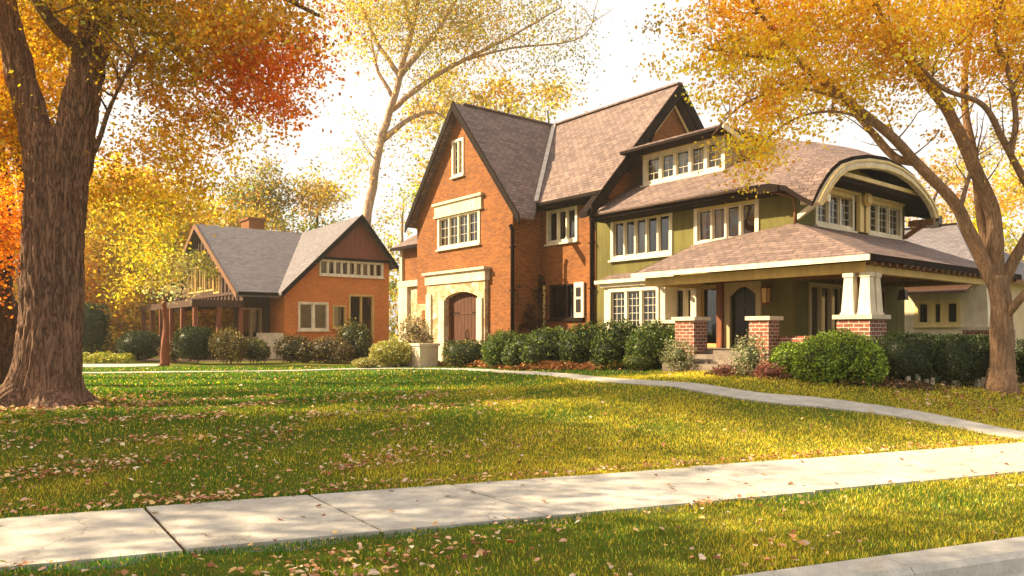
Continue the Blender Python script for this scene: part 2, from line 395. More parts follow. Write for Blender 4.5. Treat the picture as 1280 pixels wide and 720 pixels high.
def crown(parent, base, blobs, leaf, per, rng, cl=0.30, clump=45, alt=None, altp=0.1, name='crown', mat='leaf', flat=0.0):
    """blobs: (centre, (rx,ry,rz), colour, density); leaves grow in clumps through each blob's volume"""
    V_, C_ = [], []
    for c, r, col, dens in blobs:
        r = np.array(r, float); vol = 4.19*r[0]*r[1]*r[2]
        nc = max(3, int(vol*dens*per/clump))
        d = rng.normal(size=(nc, 3)); d /= np.linalg.norm(d, axis=1)[:, None]
        rad = rng.random(nc)**(1/2.3); cc = np.array(c)[None, :] + d*rad[:, None]*r[None, :]
        cc += rng.normal(0, 0.12, (nc, 3))*r.mean()
        k = rng.integers(int(clump*0.4), int(clump*1.6), nc)
        idx = np.repeat(np.arange(nc), k)
        cs = cl*rng.uniform(0.6, 1.5, nc)
        p = cc[idx] + rng.normal(size=(len(idx), 3))*cs[idx][:, None]*np.array([1, 1, 0.6])
        ccol = varied(col, nc, rng, 0.22, alt, altp)
        col_ = np.clip(ccol[idx]*np.exp(rng.normal(0, 0.22, len(idx)))[:, None]*np.exp(rng.normal(0, 0.06, (len(idx), 3))), 0.004, 0.85)
        V_.append(leaf_arrays(p, leaf, rng, flat)); C_.append(col_)
    v = np.concatenate(V_) - np.array(base)[None, :]
    return mesh_np(name, v, 4, np.concatenate(C_), M[mat], parent)
def limb(mb, pts, r0, r1, n=10, sub=5, wob=0.05, rng=random):
    """smooth tapering limb through the points (Catmull-Rom)"""
    P = [Vector(p) for p in pts]; P = [P[0]*2-P[1]] + P + [P[-1]*2-P[-2]]
    out = []
    for i in range(1, len(P)-2):
        for k in range(sub):
            t = k/sub; a, b, c, d = P[i-1], P[i], P[i+1], P[i+2]
            out.append(0.5*((2*b)+(c-a)*t+(2*a-5*b+4*c-d)*t*t+(3*b-a-3*c+d)*t**3))
    out.append(P[-2]); m = len(out)-1
    rad = [r0+(r1-r0)*(i/m) for i in range(m+1)]
    out = [p+Vector((noise.noise(p*0.9)*wob, noise.noise(p*0.9+Vector((5, 5, 5)))*wob, 0))*(1 if 0 < i else 0) for i, p in enumerate(out)]
    mb.tube(out, rad, n, jit=0.25)
    return out
def twigs(mb, path, rng, n, length, r, up=0.4, sub=True):
    """thin side branches leaving a limb"""
    for _ in range(n):
        i = rng.randrange(len(path)//3, len(path)); p = path[i]
        d = Vector((rng.uniform(-1, 1), rng.uniform(-1, 1), rng.uniform(-0.2, 1)+up)).normalized()
        L = length*rng.uniform(0.5, 1.2); pts = [p]; q = p.copy()
        for k in range(4):
            q = q + d*L/4 + Vector((rng.uniform(-1, 1), rng.uniform(-1, 1), rng.uniform(-0.5, 1)))*L*0.05; pts.append(q.copy())
        mb.tube(pts, [r*(1-0.2*k) for k in range(5)], 5)
        if sub:
            for k in (2, 3):
                e = pts[k] + Vector((rng.uniform(-1, 1), rng.uniform(-1, 1), rng.uniform(-0.3, 1)))*L*0.3
                mb.tube([pts[k], (pts[k]+e)/2+Vector((0, 0, 0.03)), e], [r*0.4, r*0.3, r*0.15], 4)
# ================================================================== BRICK GABLED HOUSE
def roof_slab(mb, pts, th=0.14, m=0):
    mb.extr([tuple(p) for p in pts], (0, 0, -th), m)
O1 = (-24.0, 20.0, 0.0)
brick_house = empty('brick_house', W(-24, 20), 'orange brick house with a tall steep front gable, stone door surround and rosy shingle roof', 'house', ROT)
AP, GS = -25.9, 1.2                                   # gable apex position and slope
def gz(u): return 11.42 - GS*abs(u-AP)
holes = [(-26.42, -25.75, 8.45, 9.85), (-27.55, -24.6, 5.42, 6.62), (-26.82, -24.42, 0.25, 3.35)]
w = MB(O1)
wall(w, 'u', 17.8, -1, [(-29.5, 0), (-22.3, 0), (-22.3, gz(-22.3)-0.2), (AP, 11.2), (-29.5, gz(-29.5)-0.2)], holes)
wall(w, 'v', -22.3, 1, [(17.8, 0), (19.3, 0), (19.3, 6.9), (17.8, 6.9)])
wall(w, 'u', 19.3, -1, [(-22.3, 0), (-19.25, 0), (-19.25, 6.85), (-22.3, 6.85)], [(-21.85, -20.3, 5.22, 6.36), (-21.7, -19.9, 2.15, 3.4)])
wall(w, 'v', -29.5, -1, [(17.8, 0), (27.2, 0), (27.2, 6.6), (17.8, 6.6)])
wall(w, 'v', -18.8, 1, [(19.5, 0), (26.9, 0), (26.9, 7.0), (23.2, 11.05), (19.5, 7.0)])
wall(w, 'u', 27.0, 1, [(-29.5, 0), (-18.8, 0), (-18.8, 6.9), (-29.5, 6.9)])
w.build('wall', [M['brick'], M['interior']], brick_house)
# roofs: main mass (ridge along u) and the projecting gable
r = MB(O1); E_, RZ, RV, EV = 6.74, 11.45, 23.2, 18.8
roof_slab(r, [(AP, RV, 11.43), (-22.0, EV, E_), (-18.4, EV, E_), (-18.4, RV, RZ)], 0.16)
roof_slab(r, [(AP, RV, 11.43), (-29.9, EV, E_), (-30.0, EV, E_), (-30.0, RV, RZ)], 0.16)
roof_slab(r, [(-30.0, RV+0.02, RZ), (-18.4, RV+0.02, RZ), (-18.4, 27.6, E_), (-30.0, 27.6, E_)], 0.16)
roof_slab(r, [(AP+0.005, 17.42, 11.42), (-21.45, 17.42, 6.08), (-21.45, 18.2, 6.08), (-22.0, EV-0.01, E_), (AP+0.005, RV-0.01, 11.42)], 0.16)
roof_slab(r, [(AP-0.005, 17.42, 11.42), (-29.85, 17.42, gz(-29.85)), (-29.85, EV, gz(-29.85)), (AP-0.005, RV, 11.42)], 0.16)
rf = r.build('roof', M['shingle'], brick_house)
t = MB(O1)
t.bar((AP, 17.9, 11.46), (AP, RV, 11.47), 0.22, 0.06); t.bar((AP, RV, 11.49), (-18.4, RV, 11.49), 0.22, 0.06)
t.build('ridge_cap', M['shingle'], rf)
t = MB(O1); t.bar((-22.0, EV-0.05, E_+0.06), (AP+0.1, RV-0.1, 11.47), 0.17, 0.05)
t.build('valley_flashing', M['metal'], rf)
t = MB(O1)
for v0, v1 in ((17.36, 17.42),):
    t.extr([(AP, v0, 11.47), (-21.40, v0, 6.06), (-21.40, v0, 5.70), (AP, v0, 11.08)], (0, 0.06, 0))
    t.extr([(AP, v0, 11.47), (-29.9, v0, gz(-29.9)+0.03), (-29.9, v0, gz(-29.9)-0.34), (AP, v0, 11.08)], (0, 0.06, 0))
t.build('bargeboard', M['dark'], brick_house)
t = MB(O1)
t.extr([(-18.40, RV, 11.50), (-18.40, EV-0.6, 6.13), (-18.40, EV-0.6, 5.60), (-18.40, RV, 10.92)], (0.07, 0, 0))
t.extr([(-18.40, RV, 11.50), (-18.40, 27.6, 6.79), (-18.40, 27.6, 6.3), (-18.40, RV, 10.92)], (0.07, 0, 0))
t.extr([(-18.80, EV-0.1, 6.55), (-18.80, EV-0.75, 5.85), (-18.41, EV-0.75, 5.85), (-18.41, EV-0.1, 6.55)], (0, 0, -0.2))
t.build('bargeboard', M['dark'], brick_house)
t = MB(O1)                                                 # pale inner moulding of the side gable
t.extr([(-18.72, RV, 10.72), (-18.72, 20.9, 8.26), (-18.72, 20.9, 8.14), (-18.72, RV, 10.60)], (0.05, 0, 0))
t.extr([(-18.72, RV, 10.72), (-18.72, 25.5, 8.26), (-18.72, 25.5, 8.14), (-18.72, RV, 10.60)], (0.05, 0, 0))
t.build('gable_moulding', M['yellowtrim'], brick_house)
for vv in (20.6, 21.7):
    t = MB(O1); zz = 11.45-1.07*(RV-vv)
    t.box(-18.8, -18.42, vv-0.07, vv+0.07, zz-0.55, zz-0.35); t.bar((-18.78, vv, zz-1.0), (-18.5, vv, zz-0.55), 0.12, 0.12)
    t.build('bracket', M['dark'], brick_house)
t = MB(O1)
t.box(-22.0, -18.45, EV-0.02, EV+0.05, 6.46, 6.72); t.box(-22.0, -18.5, EV+0.05, 19.3, 6.44, 6.50)
t.build('fascia', M['dark'], brick_house)
t = MB(O1); t.tube([(-22.0, EV-0.08, 6.62), (-20, EV-0.08, 6.60), (-18.5, EV-0.08, 6.58)], [0.07]*3, 8)
t.build('gutter', M['dark'], brick_house)
for (uu, vv, z1) in ((-22.22, 17.72, 5.8), (-19.33, 19.2, 6.5)):
    t = MB(O1); t.tube([(uu, vv, 0.1), (uu, vv, z1-0.25), (uu, vv-0.1, z1)], [0.075]*3, 8)
    for z in (1.5, 3.2, 4.9): t.box(uu-0.10, uu+0.10, vv-0.09, vv+0.1, z, z+0.05)
    t.build('downpipe', M['dark'], brick_house, smooth=True)
# windows of the front gable and of the return wall
window(brick_house, O1, 'u', 17.8, -1, -26.42, -25.75, 8.45, 9.85, 2, grid=(0, 3), case=0.11, curtain=0)
wf = window(brick_house, O1, 'u', 17.8, -1, -27.55, -24.6, 5.42, 6.62, 4, grid=(1, 2), case=0.14, curtain=0.4)
t = MB(O1); t.box(-27.85, -24.3, 17.70, 17.80, 6.78, 7.25); t.box(-27.95, -24.2, 17.62, 17.80, 7.25, 7.36); t.box(-27.9, -24.25, 17.67, 17.80, 6.70, 6.78)
t.build('lintel', M['limestone'], wf, bevel=0.01)
window(brick_house, O1, 'u', 19.3, -1, -21.85, -20.3, 5.22, 6.36, 3, case=0.12, curtain=0.3)
wf = window(brick_house, O1, 'u', 19.3, -1, -21.7, -19.9, 2.15, 3.4, 2, frame='dark', case=0.06, curtain=0, label='dark wide window with one pale shutter ajar')
t = MB(O1); t.box(-20.30, -19.78, 19.20, 19.27, 2.15, 3.5); 
t.build('shutter', M['cream'], wf)
t = MB(O1); t.box(-20.18, -19.92, 19.185, 19.198, 2.35, 2.85); t.box(-20.18, -19.92, 19.185, 19.198, 2.95, 3.3)
t.build('shutter_panel', M['interior'], wf)
t = MB(O1); t.tube([(-22.02, 19.2, 0.3), (-22.02, 19.2, 3.45)], [0.06, 0.06], 8); t.build('pale_pipe', M['ochre'], brick_house)
# stone entrance surround and the arched plank door
s = MB(O1); n = 14; a0, a1 = -26.82, -24.42; zc, rise = 3.08, 0.24
def arch_pts(a0, a1, z0, rise, n):
    return [(a0+(a1-a0)*i/n, z0+rise*math.sin(math.pi*i/n)**0.8) for i in range(n+1)]
ar = arch_pts(a0, a1, zc, rise, n)
for i in range(n):
    (p, zp), (q, zq) = ar[i], ar[i+1]
    s.extr([(p, 17.62, zp), (q, 17.62, zq), (q, 17.62, 3.72), (p, 17.62, 3.72)], (0, 0.5, 0))
s.box(-28.35, a0, 17.62, 17.8, 0, 3.72); s.box(a1, -23.9, 17.62, 17.8, 0, 3.72)
s.build('stone_surround', M['rubble'], brick_house)
t = MB(O1)
t.box(-28.42, -23.82, 17.55, 17.8, 3.722, 4.16); t.box(-28.5, -23.74, 17.44, 17.8, 4.16, 4.27)
for x0, x1 in ((-27.28, -26.84), (-24.40, -24.02)): t.box(x0, x1, 17.54, 17.618, 0.2, 3.0)
for x0, x1 in ((-28.32, -27.92),): t.box(x0, x1, 17.54, 17.618, 0.2, 3.3)
t.build('stone_lintel', M['limestone'], brick_house, bevel=0.015)
t = MB(O1)
for i in range(9):
    x0 = a0+0.04+(a1-a0-0.08)*i/9; x1 = x0+(a1-a0-0.08)/9-0.02; t.box(x0, x1, 17.90, 17.96, 0.32, 3.34)
t.box(a0, a1, 17.96, 17.99, 0.3, 3.36)
for z in (1.0, 2.35): t.box(a0+0.05, a1-0.05, 17.875, 17.90, z, z+0.10)
dr = t.build('door', M['door'], brick_house)
t = MB(O1); t.tube([(-25.50, 17.87, 1.30), (-25.50, 17.80, 1.38), (-25.50, 17.80, 1.62), (-25.50, 17.87, 1.70)], [0.025]*4, 8); t.build('handle', M['black'], dr)
for z in (1.05, 2.40):
    for h0, h1 in ((a0+0.06, a0+0.75), (a1-0.75, a1-0.06)):
        t = MB(O1); t.box(h0, h1, 17.862, 17.874, z, z+0.05); t.build('hinge', M['black'], dr)
t = MB(O1); t.box(-28.6, -23.6, 16.9, 17.6, 0.05, 0.26); t.box(-28.9, -23.3, 16.4, 17.2, 0.0, 0.14)
t.build('doorstep', M['stonestep'], brick_house, bevel=0.02)
t = MB(O1)                                                  # narrow brick inset beside the surround
t.box(-29.0, -28.72, 17.74, 17.8, 1.3, 2.6); t.build('brick_panel', M['brick'], brick_house)
t = MB(O1); t.box(-29.5, -28.36, 17.755, 17.8, 0.0, 2.9); t.build('stone_facing', M['rubble'], brick_house)
# low side wing left of the gable
s = MB(O1)
wall(s, 'u', 18.6, -1, [(-32.3, 0), (-29.5, 0), (-29.5, 4.0), (-32.3, 4.0)], [(-30.55, -29.75, 0.3, 3.0)])
wall(s, 'v', -32.3, -1, [(18.6, 0), (22.5, 0), (22.5, 4.0), (18.6, 4.0)])
s.build('wing_wall', [M['rubble'], M['interior']], brick_house)
s = MB(O1)
wall(s, 'u', 18.62, -1, [(-32.25, 4.0), (-29.5, 4.0), (-29.5, 5.9), (-32.25, 5.9)])
wall(s, 'v', -32.25, -1, [(18.62, 4.0), (22.5, 4.0), (22.5, 5.9), (18.62, 5.9)])
s.build('wing_upper_wall', M['brick'], brick_house)
t = MB(O1); t.box(-32.45, -29.5, 18.42, 18.60, 3.85, 4.15); t.box(-32.4, -31.55, 18.44, 18.60, 0, 3.85)
t.box(-32.35, -32.15, 18.5, 18.61, 4.15, 5.9); t.box(-29.75, -29.52, 18.5, 18.61, 4.15, 5.9)
t.build('stone_lintel', M['limestone'], brick_house, bevel=0.015)
t = MB(O1); t.box(-30.52, -29.78, 18.72, 18.78, 0.3, 2.98)
for i in range(3): t.box(-30.44+0.22*i, -30.26+0.22*i, 18.70, 18.72, 0.5, 2.8)
t.build('door', M['door'], brick_house)
t = MB(O1)
roof_slab(t, [(-32.7, 18.2, 5.85), (-29.5, 18.2, 5.85), (-29.5, 20.4, 7.3), (-31.6, 20.4, 7.3)], 0.1)
roof_slab(t, [(-32.7, 18.2, 5.85), (-31.6, 20.4, 7.3), (-31.6, 22.5, 7.3), (-32.7, 22.9, 5.85)], 0.1)
t.build('wing_roof', M['shingle'], brick_house)
t = MB(O1); t.box(-32.72, -29.5, 18.14, 18.2, 5.68, 5.84); t.build('fascia', M['dark'], brick_house)

# ================================================================== OLIVE STUCCO HOUSE
O2 = (-13.0, 20.0, 0.0)
stucco_house = empty('stucco_house', W(-13, 20), 'olive green stucco house with wide dormer, arched side gable and wraparound porch', 'house', ROT)
FZ = 1.10                                                    # porch and ground floor level
up1 = (-18.3, -15.75, 4.32, 5.55); up2 = (-14.6, -12.5, 4.52, 5.50)
dr_h = (-13.35, -12.45, FZ, 2.98); sidew = (-14.45, -13.75, FZ+0.1, 3.0); bayw = (-15.5, -14.75, 1.5, 3.0)
w = MB(O2)
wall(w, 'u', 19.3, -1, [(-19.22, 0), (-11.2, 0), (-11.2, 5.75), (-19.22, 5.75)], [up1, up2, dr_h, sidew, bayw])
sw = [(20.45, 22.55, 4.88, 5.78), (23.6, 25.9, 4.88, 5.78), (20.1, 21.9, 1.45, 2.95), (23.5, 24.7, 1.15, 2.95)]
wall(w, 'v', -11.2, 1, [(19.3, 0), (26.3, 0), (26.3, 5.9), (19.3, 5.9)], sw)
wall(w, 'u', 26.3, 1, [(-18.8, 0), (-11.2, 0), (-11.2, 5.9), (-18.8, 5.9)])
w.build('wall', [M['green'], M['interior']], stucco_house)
# roof: 30 degree gable whose right end is lofted into a rounded arch
SL = 0.577
def gable_z(v): return 5.87 + SL*min(v-18.6, 26.9-v)
prof = [(18.5, 5.12), (18.8, 5.50), (19.15, 5.86), (19.5, 6.15), (19.95, 6.42), (20.7, 6.66), (21.6, 6.85), (22.8, 6.95), (23.8, 6.88), (24.7, 6.68), (25.3, 6.45), (25.75, 6.24), (26.15, 6.02), (26.45, 5.78), (26.65, 5.50)]
m_ = len(prof); vg = [18.6+(26.9-18.6)*i/(m_-1) for i in range(m_)]
r = MB(O2); th = 0.15
secs = []
for u, kt, ke in ((-18.78, 0, 0), (-14.0, 0, 0), (-12.6, 0.28, 0), (-11.6, 0.55, 0.06), (-11.1, 0.70, 0.25), (-10.6, 0.90, 0.72), (-10.25, 1.0, 1.0)):
    row = []
    for i in range(m_):
        wk = math.sin(math.pi*i/(m_-1))**0.6; k = ke+(kt-ke)*wk
        row.append((u, vg[i]*(1-k)+prof[i][0]*k, gable_z(vg[i])*(1-k)+prof[i][1]*k))
    secs.append(row)
for a, b in zip(secs[:-1], secs[1:]):
    for i in range(m_-1):
        r.poly([a[i], b[i], b[i+1], a[i+1]]); r.poly([(p[0], p[1], p[2]-th) for p in (a[i+1], b[i+1], b[i], a[i])], 1)
    for i in (0, m_-1):
        r.poly([a[i], b[i], (b[i][0], b[i][1], b[i][2]-th), (a[i][0], a[i][1], a[i][2]-th)], 1)
e = secs[-1]
for i in range(m_-1): r.poly([e[i], e[i+1], (e[i+1][0], e[i+1][1], e[i+1][2]-th), (e[i][0], e[i][1], e[i][2]-th)], 1)
rf2 = r.build('roof', [M['shingle'], M['dark']], stucco_house)
def band(mb, u0, u1, pr, t0, t1, m=0):
    c = (22.62, 5.0)
    for i in range(len(pr)-1):
        q = []
        for (v, z), t in ((pr[i], t0), (pr[i+1], t0), (pr[i+1], t1), (pr[i], t1)):
            d = Vector((c[0]-v, c[1]-0.6-z)).normalized(); q.append((u0, v+d.x*t, z+d.y*t))
        mb.extr(q, (u1-u0, 0, 0), m)
t = MB(O2); band(t, -10.31, -10.19, prof, 0.13, 0.43); t.build('arched_bargeboard', M['cream'], stucco_house)
t = MB(O2); band(t, -10.19, -10.15, prof, 0.15, 0.22); band(t, -10.19, -10.16, prof, 0.36, 0.42); t.build('bargeboard_moulding', M['yellowtrim'], stucco_house)
t = MB(O2)                                                     # boarded tympanum set back under the arch
pts = [(-11.2, v+(0.25 if v < 22.6 else -0.25), z-0.22) for v, z in prof if z > 5.8]
t.extr([(-11.2, 19.45, 5.9)]+pts+[(-11.2, 26.15, 5.9)], (0.04, 0, 0)); t.build('gable_panel', M['ochre'], stucco_house)
t = MB(O2); t.box(-11.16, -10.5, 20.1, 25.7, 5.98, 6.20, 0); t.build('soffit_beam', M['dark'], stucco_house)
t = MB(O2); t.box(-10.5, -10.42, 20.15, 25.6, 6.12, 6.24, 0); t.box(-11.155, -11.05, 19.45, 26.0, 5.90, 5.975); t.build('beam_trim', M['yellowtrim'], stucco_house)
t = MB(O2); t.box(-11.0, -10.2, 19.2, 19.38, 5.2, 5.4); t.bar((-11.15, 19.29, 4.85), (-10.35, 19.29, 5.35), 0.13, 0.13)
t.build('bracket', M['cream'], stucco_house)
t = MB(O2); t.box(-11.0, -10.2, 26.1, 26.28, 5.2, 5.4); t.bar((-11.15, 26.19, 4.85), (-10.35, 26.19, 5.35), 0.13, 0.13)
t.build('bracket', M['soffit'], stucco_house)
t = MB(O2)
t.box(-18.78, -12.0, 18.52, 18.60, 5.62, 5.80); t.box(-18.7, -11.0, 18.60, 19.3, 5.58, 5.64); t.box(-12.0, -11.3, 18.54, 18.60, 5.55, 5.74)
t.build('fascia', M['dark'], stucco_house)
t = MB(O2); t.tube([(-18.7, 18.44, 5.80), (-15, 18.44, 5.79), (-12.2, 18.44, 5.77)], [0.065]*3, 8); t.build('gutter', M['shingle'], stucco_house, smooth=True)
t = MB(O2); t.tube([(-12.3, 18.44, 5.72), (-11.6, 18.85, 5.62), (-11.22, 19.2, 5.45), (-11.17, 19.22, 5.2), (-11.17, 19.22, 4.55)], [0.05]*5, 8)
t.build('downpipe', M['soffit'], stucco_house, smooth=True)
# upper windows
window(stucco_house, O2, 'u', 19.3, -1, *up1, 5, case=0.13, headmat='yellowtrim', curtain=0.55, grid=(0, 0))
window(stucco_house, O2, 'u', 19.3, -1, *up2, 4, case=0.13, headmat='yellowtrim', curtain=0.6, grid=(0, 0))
window(stucco_house, O2, 'v', -11.2, 1, *sw[0], 3, case=0.12, headmat='yellowtrim', curtain=0.3, grid=(1, 3))
window(stucco_house, O2, 'v', -11.2, 1, *sw[1], 3, case=0.12, headmat='yellowtrim', curtain=0.3, grid=(1, 3))
window(stucco_house, O2, 'v', -11.2, 1, *sw[2], 3, frame='tan', case=0.1, curtain=0.5)
window(stucco_house, O2, 'v', -11.2, 1, *sw[3], 2, frame='soffit', case=0.1, curtain=0.4, sill=False)
t = MB(O2); t.box(-11.14, -11.02, 22.75, 23.0, 4.75, 5.9, 0); t.box(-11.14, -11.02, 23.15, 23.4, 4.75, 5.9, 0); t.box(-11.18, -11.08, 23.0, 23.15, 4.75, 5.9, 1)
t.build('pilaster', [M['yellowtrim'], M['dark']], stucco_house)
t = MB(O2)
ring = [(-10.98, 23.08+0.24*math.cos(a), 5.78+0.24*math.sin(a)) for a in [2*math.pi*i/20 for i in range(20)]]
t.extr(ring, (0.06, 0, 0)); ring = [(-10.92, 23.08+0.14*math.cos(a), 5.78+0.14*math.sin(a)) for a in [2*math.pi*i/20 for i in range(20)]]
t.extr(ring, (0.05, 0, 0)); 
for i in range(8):
    a = math.pi*i/4; t.box(-10.92, -10.89, 23.08+0.19*math.cos(a)-0.025, 23.08+0.19*math.cos(a)+0.025, 5.78+0.19*math.sin(a)-0.025, 5.78+0.19*math.sin(a)+0.025)
t.build('rosette', M['ochre'], stucco_house)
# wide dormer
D0, D1, DV = -18.05, -14.45, 20.6
dz0 = gable_z(DV)
w = MB(O2)
wall(w, 'u', DV, -1, [(D0, dz0-0.1), (D1, dz0-0.1), (D1, 8.3), (D0, 8.3)], [(D0+0.16, D1-0.16, dz0+0.12, 7.98)], 0, 1, 0.4)
for uu, o in ((D0, -1), (D1, 1)): wall(w, 'v', uu, o, [(DV, dz0-0.1), (22.75, gable_z(22.7)-0.1), (22.75, 8.3), (DV, 8.3)])
dm = w.build('dormer', [M['tan'], M['interior']], stucco_house)
window(stucco_house, O2, 'u', DV, -1, D0+0.16, D1-0.16, dz0+0.12, 7.98, 5, case=0.14, mull=0.13, curtain=0.95, grid=(1, 2))
t = MB(O2); t.box(D0-0.02, D1+0.02, DV-0.07, DV, 8.0+0.115, 8.28); t.build('dormer_frieze', M['ochre'], dm)
t = MB(O2)
e0, e1, ev, rz = D0-0.45, D1+0.42, 19.85, 8.30
roof_slab(t, [(e0, ev, rz), (e1, ev, rz), (e1-0.9, 22.2, 8.72), (e0, 22.2, 8.72)], 0.10)
roof_slab(t, [(e1, ev+0.01, rz), (e1, 22.3, rz), (e1-0.89, 22.21, 8.72)], 0.10)
roof_slab(t, [(e0, 22.22, 8.72), (e1-0.9, 22.22, 8.72), (e1-0.92, 23.7, 7.70), (e0, 23.7, 7.70)], 0.10)
t.build('dormer_roof', M['shingle'], dm)
t = MB(O2); t.box(e0, e1, ev, DV, rz-0.16, rz-0.105); t.box(D1, e1, ev, 22.2, rz-0.17, rz-0.107); t.box(e0, e1, ev-0.03, ev, rz-0.15, rz-0.06)
t.build('dormer_soffit', M['dark'], dm)
t = MB(O2); t.extr([(e1, ev-0.05, rz+0.02), (e1, 21.3, rz-0.42), (e1, 21.3, rz-0.56), (e1, ev-0.05, rz-0.14)], (0.06, 0, 0)); t.build('dormer_bargeboard', M['cream'], dm)
# shallow box bay on the left of the front
t = MB(O2)
wall(t, 'u', 18.7, -1, [(-18.2, 0), (-15.45, 0), (-15.45, 3.3), (-18.2, 3.3)], [(-17.85, -15.8, 1.75, 3.0)])
wall(t, 'v', -15.45, 1, [(18.7, 0), (19.3, 0), (19.3, 3.3), (18.7, 3.3)]); wall(t, 'v', -18.2, -1, [(18.7, 0), (19.3, 0), (19.3, 3.3), (18.7, 3.3)])
bay = t.build('bay', [M['cream'], M['interior']], stucco_house)
window(stucco_house, O2, 'u', 18.7, -1, -17.85, -15.8, 1.75, 3.0, 3, case=0.11, mull=0.10, curtain=0.2, grid=(2, 4))
t = MB(O2); t.box(-18.45, -14.9, 18.45, 19.3, 3.30, 3.42); t.box(-18.3, -15.3, 18.58, 19.3, 3.18, 3.30)
t.build('bay_cornice', M['cream'], bay, bevel=0.02)
t = MB(O2)
t.extr([(-18.35, 18.5, 3.42), (-18.35, 19.3, 3.42), (-18.35, 19.3, 3.70)], (2.9, 0, 0)); t.build('bay_roof', M['shingle'], bay)
t = MB(O2)
for i in range(6): t.box(-15.9+0.28*i, -15.8+0.28*i, 18.25, 18.7, 3.25, 3.36)
t.build('rafter_tail', M['soffit'], bay)
window(stucco_house, O2, 'u', 19.3, -1, *bayw, 2, case=0.09, mull=0.12, curtain=0.4)
t = MB(O2); t.box(-14.72, -14.5, 19.08, 19.3, FZ, 3.25); t.build('door_post', M['cream'], stucco_house)
window(stucco_house, O2, 'u', 19.3, -1, *sidew, 1, frame='ochre', case=0.09, curtain=0.0, sill=False)
# front door, arched, very dark
t = MB(O2); t.box(-13.35, -12.45, 19.38, 19.44, FZ, 2.98)
for i in range(2):
    for j in range(3): t.box(-13.25+0.42*i, -12.93+0.42*i, 19.36, 19.38, FZ+0.15+0.6*j, FZ+0.6+0.6*j)
dd = t.build('door', M['darkdoor'], stucco_house)
t = MB(O2); t.tube([(-12.56, 19.30, 1.95), (-12.56, 19.30, 2.15)], [0.03, 0.03], 8); t.build('handle', M['black'], dd)
t = MB(O2)
for i in range(8):
    p = [(-13.35+0.9*k/8, 2.72+0.26*math.sin(math.pi*k/8)) for k in (i, i+1)]
    t.extr([(p[0][0], 19.24, p[0][1]), (p[1][0], 19.24, p[1][1]), (p[1][0], 19.24, 3.12), (p[0][0], 19.24, 3.12)], (0, 0.1, 0))
t.box(-13.55, -13.35, 19.22, 19.32, FZ, 3.12); t.box(-12.45, -12.27, 19.22, 19.32, FZ, 3.12)
t.build('door_frame', M['tan'], stucco_house)
t = MB(O2); t.box(-13.75, -13.56, 19.1, 19.3, FZ, 3.2, 0); t.build('door_post', M['post'], stucco_house)
# wall lantern by the door
t = MB(O2); t.box(-12.05, -11.95, 19.1, 19.3, 2.95, 3.0); t.taper(-12.0, 19.05, 2.88, 3.0, 0.11, 0.11, 0.03, 0.03); t.taper(-12.0, 19.05, 2.40, 2.46, 0.05, 0.05, 0.09, 0.09)
for sx in (-1, 1):
    for sy in (-1, 1): t.bar((-12+0.085*sx, 19.05+0.085*sy, 2.44), (-12+0.10*sx, 19.05+0.10*sy, 2.9), 0.02, 0.02)
ln = t.build('lantern', M['redshake'], stucco_house)
t = MB(O2); t.taper(-12.0, 19.05, 2.46, 2.88, 0.075, 0.075, 0.09, 0.09); t.build('lantern_glass', M['lampglass'], ln)
# ---------------- porch
PU, PV = -7.8, 16.45                                            # eave corner
t = MB(O2); HZ = 3.36
A = (-14.75, PV, HZ); B = (PU, PV, HZ); C_ = (-11.2, 19.3, 4.30); Dp = (-14.75, 19.3, 4.30)
roof_slab(t, [A, B, (-11.18, 19.28, 4.72), (-14.75, 19.28, 4.42)], 0.12)
roof_slab(t, [(PU+0.003, PV, HZ), (PU+0.003, 26.3, HZ), (-11.17, 26.3, 4.76), (-11.17, 19.29, 4.72)], 0.12)
pr = t.build('porch_roof', M['shingle'], stucco_house)
t = MB(O2)
t.box(-14.85, PU+0.06, PV-0.05, PV, HZ-0.14, HZ-0.01)
t.build('porch_eave_trim', M['cream'], pr)
t = MB(O2); t.bar((-14.79, PV, HZ-0.07), (-14.79, 19.3, 4.35), 0.06, 0.12); t.build('verge_board', M['dark'], pr)
t = MB(O2); t.box(PU, PU+0.06, PV, 26.3, HZ-0.14, HZ+0.01); t.build('porch_gutter', M['dark'], pr)
t = MB(O2)
for i in range(26): t.box(PU-0.42, PU-0.01, PV+0.35+i*0.37, PV+0.45+i*0.37, HZ-0.22, HZ-0.125)
t.build('rafter_tail', M['soffit'], pr)
t = MB(O2)
t.box(-14.6, -8.0, 16.75, 16.95, 2.98, 3.22); t.box(-8.2, -8.0, 16.95, 26.0, 2.98, 3.22)
t.box(-14.6, -14.4, 16.95, 19.3, 2.98, 3.22)
t.build('porch_beam', M['ochre'], stucco_house)
t = MB(O2); t.box(-14.4, -8.2, 16.95, 19.28, 3.16, 3.20); t.box(-11.15, -8.2, 19.29, 26.0, 3.16, 3.20); 
for i in range(3): t.box(-11.1, -8.25, 18.9+2.4*i, 19.05+2.4*i, 3.05, 3.159)
t.build('porch_ceiling', M['soffit'], stucco_house)
t = MB(O2); t.box(-14.4, -8.0, 16.75, 19.28, 0.3, FZ, 0); t.box(-11.18, -8.0, 19.29, 26.2, 0.3, FZ, 0)
t.build('porch_floor', M['stonestep'], stucco_house)
t = MB(O2)
for i, (v0, z) in enumerate(((16.33, 0.99), (15.93, 0.88), (15.50, 0.77))): t.box(-12.9, -10.8, v0-(0.02 if i < 2 else 0), 16.74-i*0.005, z-0.11 if i < 2 else 0.2, z)
t.build('porch_steps', M['stonestep'], stucco_house, bevel=0.015)
